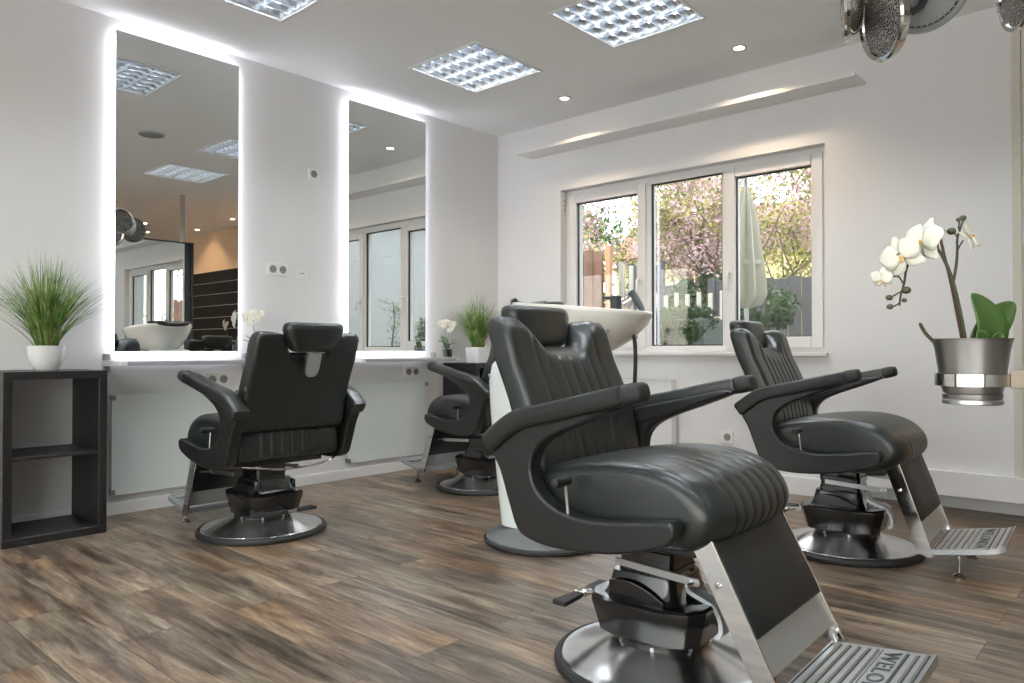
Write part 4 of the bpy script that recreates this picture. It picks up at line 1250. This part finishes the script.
def small_orchid(loc, label, pot_mat, sc=1., flip=1):
    root = thing('orchid', label, 'orchid', loc)
    bm = NB(); lathe(bm, [(.034 * sc, 0), (.036 * sc, .002), (.044 * sc, .085 * sc), (.045 * sc, .092 * sc), (.042 * sc, .092 * sc), (.033 * sc, .006), (.001, .006)], n=32); obj('pot', bm, pot_mat, root)
    bm = NB(); lathe(bm, [(.031 * sc, .007), (.037 * sc, .06 * sc), (.02 * sc, .065 * sc), (.001, .066 * sc)], n=20); obj('bark_chips', bm, 'soil', root)
    def Q(u, b, z): return (CR * u * flip + CB * b) * sc + Vector((0, 0, z * sc))
    bm = NB(); tube(bm, smooth_path([Q(0, 0, .06), Q(.005, 0, .15), Q(.01, .01, .22), Q(-.01, .02, .265), Q(-.04, .03, .27)], 4), .0022 * sc, 6); obj('flower_stem', bm, 'stem', root)
    for u, b, z, s in ((.035, .03, .235, .030), (-.005, .035, .265, .032), (-.045, .03, .262, .030), (.02, .03, .205, .024), (.05, .02, .255, .026), (-.02, .035, .235, .028)):
        orchid_flower(root, Q(u, b, z), CB + CR * (u * 6) + Vector((0, 0, .1)), s * sc, u * 8)
    leaf(root, [Q(0, 0, .07), Q(-.03, .01, .115), Q(-.075, .015, .125)], .022 * sc, Vector((.1, 0, 1)))
    leaf(root, [Q(0, 0, .07), Q(-.02, -.005, .13), Q(-.05, -.01, .165)], .022 * sc, CB)
    leaf(root, [Q(0, .005, .07), Q(.03, .01, .10), Q(.07, .02, .115)], .012 * sc, Vector((0, 0, 1)))
    leaf(root, [Q(0, .005, .07), Q(.03, .0, .12), Q(.06, .0, .14)], .009 * sc, Vector((0, 0, 1)))
    return root
small_orchid((-4.155, 3.885, .8415), 'small white orchid in a clear glass pot by the corner mirror', 'clear_pot')
so2 = small_orchid((-4.22, 2.34, .8415), 'white orchid on the left shelf, its bloom just above the rear-view chair back', 'clear_pot', 1.05, -1)
small_orchid((-.12, 4.36, .90), 'white orchid in a dark red pot, seen in the right edge of the left mirror', 'red_pot', 1.25)
# glass ledge carrying it
t = thing('wall_ledge', 'small grey ledge on the end of the window wall under the red orchid pot', 'shelf', (-.14, YW - .018, .88))
bm = NB(); box(bm, -.10, .09, -.36, 0, 0, .02, .003); obj('ledge_board', bm, 'shelf_edge', t)

# ------------------------------------------------------------------ hair processor (rotating heads) hanging at upper right
def processor():
    c = Vector((-.70, 2.93, 2.13))
    root = thing('hair_processor', 'grey hair processor with round chrome lamp heads at the top right', 'hair dryer', c)
    view = Vector((.22, -.97, -.12)).normalized()
    def disc_basis(n):
        n = n.normalized(); u = n.orthogonal().normalized(); v = n.cross(u)
        return Matrix((u, v, n)).transposed().to_4x4()
    # main round body, faces the room
    n = (CB * .74 - CR * .34 + Vector((0, 0, -.52)))
    B = disc_basis(n)
    c0 = CR * .028 + Vector((0, 0, .060))
    bm = NB(); lathe(bm, [(.03, -.11), (.08, -.10), (.125, -.07), (.150, -.02), (.153, .0), (.145, .012), (.128, .016)], c0, 56, M4=B); body = obj('body', bm, 'grey_plastic', root)
    bm = NB(); lathe(bm, [(.130, .010), (.128, .018), (.10, .010), (.05, .004), (.001, .002)], c0, 48, M4=B); obj('front_grille', bm, 'dark_grey', body)
    bm = NB()
    for k in range(40):
        a = 2 * PI * k / 40
        p = [B @ Vector((r * math.cos(a), r * math.sin(a), z)) + c0 for r, z in ((.105, .0155), (.126, .0195))]
        tube(bm, p, .0022, 5)
    obj('vent_fins', bm, 'grey_plastic', body)
    bm = NB(); tube(bm, [B @ Vector((0, 0, .0)) + c0, B @ Vector((0, 0, .035)) + c0, B @ Vector((0, 0, .075)) + c0], [.034, .028, .022], 18); obj('knob', bm, 'dark_grey', body)
    # lamp heads
    def head(pos, n, r):
        B = disc_basis(n)
        bm = NB(); lathe(bm, [(.03, -.055), (r * .7, -.045), (r * .96, -.018), (r, 0), (r * 1.02, .008), (r * .98, .016), (r * .88, .012), (r * .84, .004)], pos, 48, M4=B, capb=False)
        h = obj('lamp_head', bm, 'chrome', root)
        bm = NB(); lathe(bm, [(r * .86, .006), (r * .6, .012), (.001, .014)], pos, 40, M4=B, capb=False); obj('grille', bm, 'grille', h, angle=60)
        bm = NB(); tube(bm, smooth_path([pos - n.normalized() * .05, pos - n.normalized() * .09 + (c0 - pos) * .3, c0 - n.normalized() * .02], 4), .014, 10)
        obj('head_arm', bm, 'dark_grey', h)
    head(-CR * .136 + CB * .05 + Vector((0, 0, -.072)), (-CR * 1.0 - Vector((0, 0, .16)) + CB * .02), .138)
    head(-CR * .205 - CB * .08 + Vector((0, 0, .03)), (-CR * .92 - Vector((0, 0, .05)) - CB * .36), .118)
    head(CR * .355 + CB * .02 + Vector((0, 0, .035)), (-CR * .96 - Vector((0, 0, .1)) - CB * .20), .128)
    # swing arm and ceiling post out of view
    bm = NB(); tube(bm, smooth_path([c0 + Vector((0, 0, .05)), Vector((.02, -.25, .22)), Vector((.06, -.55, .26)), Vector((.10, -.95, .26))], 4), .022, 14); obj('swing_arm', bm, 'grey_plastic', root)
    bm = NB(); tube(bm, [Vector((.10, -.95, .20)), Vector((.10, -.95, ZC - c.z))], .028, 16); lathe(bm, [(.07, ZC - c.z - .02), (.07, ZC - c.z)], (.10, -.95, 0), 24); obj('ceiling_post', bm, 'steel', root)
processor()

# ------------------------------------------------------------------ centre mirror station on a pole, seen in the left mirror
t = thing('station_mirror', 'dark framed standing mirror on a chrome pole, seen inside the left mirror', 'mirror', (.10, 2.55, 0))
Y0, Y1 = -1.05, 1.45
bm = NB(); box(bm, -.012, .012, Y0, Y1, .30, 2.17, .002); obj('mirror_board', bm, 'darkframe', t)
bm = NB(); box(bm, -.018, -.0125, Y0 + .02, Y1 - .075, .32, 2.150); obj('mirror_glass', bm, 'mirror', t)
bm = NB(); box(bm, -.03, .03, Y1, Y1 + .03, 0, 2.17, .002); obj('end_post', bm, 'darkframe', t)
bm = NB(); box(bm, -.03, .03, Y0 - .03, Y0, 0, 2.17, .002); obj('end_post', bm, 'darkframe', t)
for y in (Y1 - .08, Y0 + .08):
    bm = NB(); tube(bm, [(0.03, y, 0), (0.03, y, ZC)], .028, 20); obj('pole', bm, 'chrome', t)

# slatted display wall at the far end
t = thing('slat_wall_panel', 'black slatted display board on the peach far wall, seen in the left mirror', 'display board', (2.9, YB, 1.05))
bm = NB()
for k in range(6): box(bm, -1.9, 1.9, -.022, 0, k * .178, k * .178 + .168, .002)
obj('board_slats', bm, 'slat', t)
bm = NB()
for k in range(1, 6): box(bm, -1.9, 1.9, -.014, 0, k * .178 - .010, k * .178)
obj('slat_grooves', bm, 'slat_groove', t)
# low reception desk below it
t = thing('reception_desk', 'dark low desk in front of the slatted board, seen in the left mirror', 'desk', (2.8, 4.6, 0))
bm = NB(); box(bm, -.8, .8, -.25, .25, .70, .74, .003); obj('desk_top', bm, 'cab', t)
for s in (-1, 1):
    bm = NB(); box(bm, s * .78 - .02, s * .78 + .02, -.23, .23, 0, .70, .002); obj('side_panel', bm, 'cab', t)
bm = NB(); box(bm, -.76, .76, -.21, -.19, .12, .70, .002); obj('front_panel', bm, 'cab', t)

# ------------------------------------------------------------------ outside
GZ = -.25
bm = NB(); box(bm, -40, 30, YW + .32, 60, GZ - .1, GZ); o = obj('ground', bm, 'grass'); o['kind'] = 'structure'; o.name = 'floor_garden'

bm = NB(); box(bm, -20, 20, -20, YS - .22, GZ - .1, -.10); o = obj('floor_bounce', bm, 'bounce_paving'); o['kind'] = 'structure'  # added unseen paving, kept pale to bounce sunlight onto the ceiling

def leaf_cloud(bm, centers, n, size, rnd, flat=.6):
    for c, r in centers:
        for i in range(n):
            d = Vector((rnd.gauss(0, 1), rnd.gauss(0, 1), rnd.gauss(0, 1))); d.normalize()
            p = Vector(c) + d * r * (rnd.random() ** .45)
            a = Vector((rnd.gauss(0, 1), rnd.gauss(0, 1), rnd.gauss(0, 1))).normalized(); b = a.orthogonal().normalized()
            s = size * rnd.uniform(.6, 1.2)
            v = [bm.verts.new(p + a * s), bm.verts.new(p + b * s * flat), bm.verts.new(p - a * s), bm.verts.new(p - b * s * flat)]
            bm.faces.new(v)

def tree(name, label, loc, height, trunk_r, crown_r, crown_z, mats_, seed, nleaf, lsize, cat='tree', group=None, zmin=0.):
    rnd = random.Random(seed)
    root = thing(name, label, cat, loc, group=group)
    bm = NB(); tips = []
    def branch(p, d, L, r, depth):
        pts = [p]; q = p.copy(); dd = d.copy()
        for i in range(4):
            dd = (dd + Vector((rnd.uniform(-.25, .25), rnd.uniform(-.25, .25), rnd.uniform(-.05, .18)))).normalized()
            q = q + dd * L / 4; pts.append(q.copy())
        tube(bm, pts, [r * (1 - .13 * i) for i in range(5)], 7)
        tips.append((q.copy(), depth))
        if depth > 0:
            for k in range(rnd.choice((3, 3, 4))):
                a = rnd.uniform(0, 2 * PI); spread = rnd.uniform(.5, 1.0)
                nd = (dd + Vector((math.cos(a) * spread, math.sin(a) * spread, rnd.uniform(-.1, .45)))).normalized()
                branch(pts[rnd.choice((2, 3, 4))], nd, L * rnd.uniform(.6, .82), r * .52, depth - 1)
    branch(Vector((0, 0, 0)), Vector((0, 0, 1)), height * .42, trunk_r, 3)
    obj('trunk', bm, 'bark', root)
    cs = []
    for p, dep in tips:
        if dep <= 1: cs.append((p, crown_r * rnd.uniform(.20, .34)))
    for i in range(26):
        d = Vector((rnd.gauss(0, 1), rnd.gauss(0, 1), rnd.gauss(0, .8))).normalized() * crown_r * rnd.uniform(.3, 1)
        cs.append((Vector((0, 0, crown_z)) + d, crown_r * rnd.uniform(.2, .34)))
    for nm, m_, frac in mats_:
        bm = NB(); sub = [c for c in cs if rnd.random() < frac and c[0].z - c[1] * .8 > zmin]
        leaf_cloud(bm, sub, int(nleaf / max(1, len(sub))), lsize, rnd)
        obj(nm, bm, m_, root, angle=180)
    return root
tree('magnolia_tree', 'pink blossoming magnolia behind the left casement', (-8.3, 9.3, GZ), 4.2, .11, 1.7, 3.3, [('blossom', 'blossom', .4), ('leaves', 'spring_leaf', .5)], 11, 6500, .034, zmin=2.0)
tree('magnolia_tree', 'pink blossoming magnolia seen through the middle pane', (-6.6, 13.6, GZ), 4.8, .13, 1.9, 3.9, [('blossom', 'blossom', .4), ('leaves', 'spring_leaf', .45)], 21, 7000, .038, zmin=2.3)
tree('magnolia_tree', 'pink blossoming magnolia filling the right casement', (-4.2, 10.2, GZ), 3.9, .10, 1.45, 3.3, [('blossom', 'blossom', .4), ('leaves', 'spring_leaf', .5)], 31, 6500, .030, zmin=1.9)
tree('garden_tree', 'yellow-green spring tree behind the magnolia in the right casement', (-4.6, 15.6, GZ), 5.4, .15, 2.2, 3.4, [('leaves', 'spring_leaf', .7)], 41, 8000, .05, zmin=1.5)
tree('garden_tree', 'pale spring tree far behind the left casement', (-16.5, 16.0, GZ), 6., .18, 3.0, 3.8, [('leaves', 'spring_leaf', .6), ('dark_leaves', 'dark_leaf', .3)], 51, 9000, .08)
tree('garden_tree', 'dark evergreen tree in the far garden', (-11.8, 14.6, GZ), 5., .2, 2.4, 2.6, [('leaves', 'dark_leaf', .9)], 61, 12000, .08)

def bush(label, loc, rad, n, m_, seed, lsize=.035, name='garden_shrub'):
    rnd = random.Random(seed); root = thing(name, label, 'shrub', loc)
    bm = NB(); cs = [(Vector((rnd.uniform(-1, 1) * rad[0], rnd.uniform(-1, 1) * rad[1], rad[2] * rnd.uniform(.35, 1.5))), min(rad) * rnd.uniform(.5, .8)) for i in range(18)]
    leaf_cloud(bm, cs, n // 18, lsize, rnd, .5); obj('leaves', bm, m_, root, angle=180)
    bm = NB()
    for i in range(7):
        a = rnd.uniform(0, 6.28); tube(bm, [(0, 0, 0), (math.cos(a) * rad[0] * .4, math.sin(a) * rad[1] * .4, rad[2] * .9)], [.02, .008], 6)
    obj('stems', bm, 'bark', root)
bush('dark green hedge shrub above the picket fence in the middle pane', (-4.95, 8.65, GZ), (.6, .22, 1.45), 12000, 'dark_leaf', 3, .05)
bush('dark climbing shrub beside the folded parasol', (-2.95, 6.85, GZ), (.20, .2, 1.15), 7000, 'dark_leaf', 4, .032)
bush('low green hedge along the dark fence in the right casement', (-2.9, 7.5, GZ), (.4, .15, .55), 5000, 'dark_leaf', 6, .04)
bush('loose green shrub seen in the corner mirror beyond the window', (-1.2, 6.5, GZ), (.38, .3, .95), 8000, 'dark_leaf', 8, .032)

# wooden fence, lattice panel, picket fence, dark fence
def plank_fence(name, label, x0, x1, y, h, m_, pw=.12, gap=.008, pm=None, rail=True, pwid=.045, parent_z=GZ):
    root = thing(name, label, 'fence', ((x0 + x1) / 2, y, parent_z)); hw = (x1 - x0) / 2
    bm = NB(); n = max(1, int((x1 - x0) / (pw + gap)))
    for k in range(n):
        a = -hw + k * (pw + gap); box(bm, a, a + pw, -.011, .011, .04, h - .02 * (k % 2), .003, 1)
    obj('planks', bm, m_, root)
    if rail:
        for z in (.3, h - .35):
            bm = NB(); box(bm, -hw, hw, .011, .045, z, z + .07); obj('rail', bm, pm or m_, root)
    for s in (-1, 1):
        bm = NB(); box(bm, s * hw - pwid, s * hw + pwid, -pwid, pwid, 0, h + .03, .004); obj('post', bm, pm or m_, root)
    return root
plank_fence('plank_fence', 'brown wooden privacy fence seen through the left casement', -5.05, -4.47, 6.5, 2.22, 'fence_wood', pm='post_wood', pwid=.03)
plank_fence('plank_fence', 'second brown fence panel with a pale edge post further left', -6.4, -5.16, 6.65, 2.15, 'fence_wood', pm='post_wood')
plank_fence('slat_screen', 'upright pale slat screen right of the brown fence', -4.40, -4.10, 6.62, 2.05, 'picket', pw=.05, gap=.05, pwid=.02)
plank_fence('picket_fence', 'low pale picket fence seen through the middle pane', -4.60, -3.60, 7.6, 1.80, 'picket', pw=.05, gap=.09, pwid=.03)
plank_fence('grey_fence', 'weathered dark grey board fence through the right casement', -4.05, -1.9, 8.0, 1.95, 'fence_dark', pw=.14)
plank_fence('grey_fence', 'narrow dark grey fence piece at the left edge of the middle pane', -5.1, -4.66, 7.9, 2.2, 'fence_dark', pw=.10, pwid=.03)
# planter box with hedge
t = thing('planter_box', 'long grey planter with clipped green plants below the middle pane', 'planter', (-3.42, 6.0, GZ))
bm = NB(); box(bm, -.40, .40, -.2, .2, 0, 1.42, .01); obj('box', bm, 'hedge_box', t)
bm = NB(); rnd = random.Random(9); leaf_cloud(bm, [(Vector((-.20 + .045 * k, -.06, 1.42)), .12) for k in range(13)] + [(Vector((-.12 + .035 * k, -.2, 1.30)), .12) for k in range(13)], 330, .022, rnd, .5); obj('leaves', bm, 'dark_leaf', t, angle=180)
# house beyond
t = thing('garden_house', 'yellow rendered house with a window far behind the picket fence', 'house', (-10.3, 19, GZ))
bm = NB(); box(bm, -2.5, 2.5, 0, 4, 0, 3.9); obj('wall', bm, 'yellow', t)
bm = NB(); box(bm, -.9, .5, -.05, 0, 2.0, 3.1, .01); wd = obj('window', bm, 'pvc', t)
bm = NB(); box(bm, -.82, -.24, -.06, -.05, 2.08, 3.02); box(bm, -.16, .42, -.06, -.05, 2.08, 3.02); obj('pane', bm, 'dark_grey', wd)
bm = NB(); prism(bm, [(-.4, 3.85), (2, 5.4), (4.4, 3.85)], -2.8, 2.8, 'x'); obj('roof', bm, 'roof', t)
# folded cream parasol
t = thing('folded_parasol', 'folded cream parasol standing outside the right casement', 'parasol', (-2.73, 6.0, GZ))
bm = NB(); rings = []
for z, r in ((1.50, .02), (1.53, .11), (1.62, .15), (1.80, .14), (2.0, .115), (2.25, .085), (2.42, .05), (2.54, .02)):
    ring = []
    for k in range(48):
        a = 2 * PI * k / 48; q = r * (1 + .22 * math.cos(8 * a))
        ring.append(Vector((q * math.cos(a), q * math.sin(a), z + .05 * math.cos(8 * a) * (z < 1.5))))
    rings.append(ring)
loft(bm, rings); obj('canopy', bm, 'canvas', t, angle=60)
bm = NB(); tube(bm, [(0, 0, 0), (0, 0, 2.66)], .02, 12); obj('pole', bm, 'steel', t)
bm = NB(); box(bm, -.25, .25, -.25, .25, 0, .07, .01); obj('base_plate', bm, 'hedge_box', t)
bm = NB(); lathe(bm, [(.135, 1.86), (.14, 1.88), (.135, 1.90)], n=24, capb=False); obj('strap', bm, 'canvas', t)
# bright outbuilding wall and planter seen by way of the corner mirror
t = thing('annex_building', 'pale rendered outbuilding wall seen in the corner mirror', 'building', (1.0, 8.2, GZ))
bm = NB(); box(bm, -.05, 3.5, -2.4, 2.8, 0, 3.3); obj('wall', bm, 'render_wall', t)
bm = NB(); box(bm, -.25, 3.7, -2.6, 3.0, 3.3, 3.45, .01); obj('roof', bm, 'roof', t)
t = thing('potted_olive', 'small olive tree in an anthracite planter, seen in the corner mirror', 'potted tree', (-.28, 6.75, GZ))
bm = NB(); rings = [[Vector((x * k, y * k, z)) for x, y in rrect(.36, .36, .02, 3)] for z, k in ((0, .75), (1.02, 1.), (1.03, .92), (.96, .9))]; loft(bm, rings); obj('planter', bm, 'planter_dark', t)
bm = NB(); tube(bm, [(0, 0, .95), (.02, 0, 1.25), (-.01, .02, 1.55), (0, 0, 1.85)], [.014, .012, .009, .004], 7); obj('trunk', bm, 'bark', t)
bm = NB(); rnd = random.Random(12); leaf_cloud(bm, [(Vector((rnd.uniform(-.1, .1), rnd.uniform(-.1, .1), rnd.uniform(1.2, 1.95))), .12) for k in range(9)], 40, .028, rnd, .4); obj('leaves', bm, 'olive_leaf', t, angle=180)
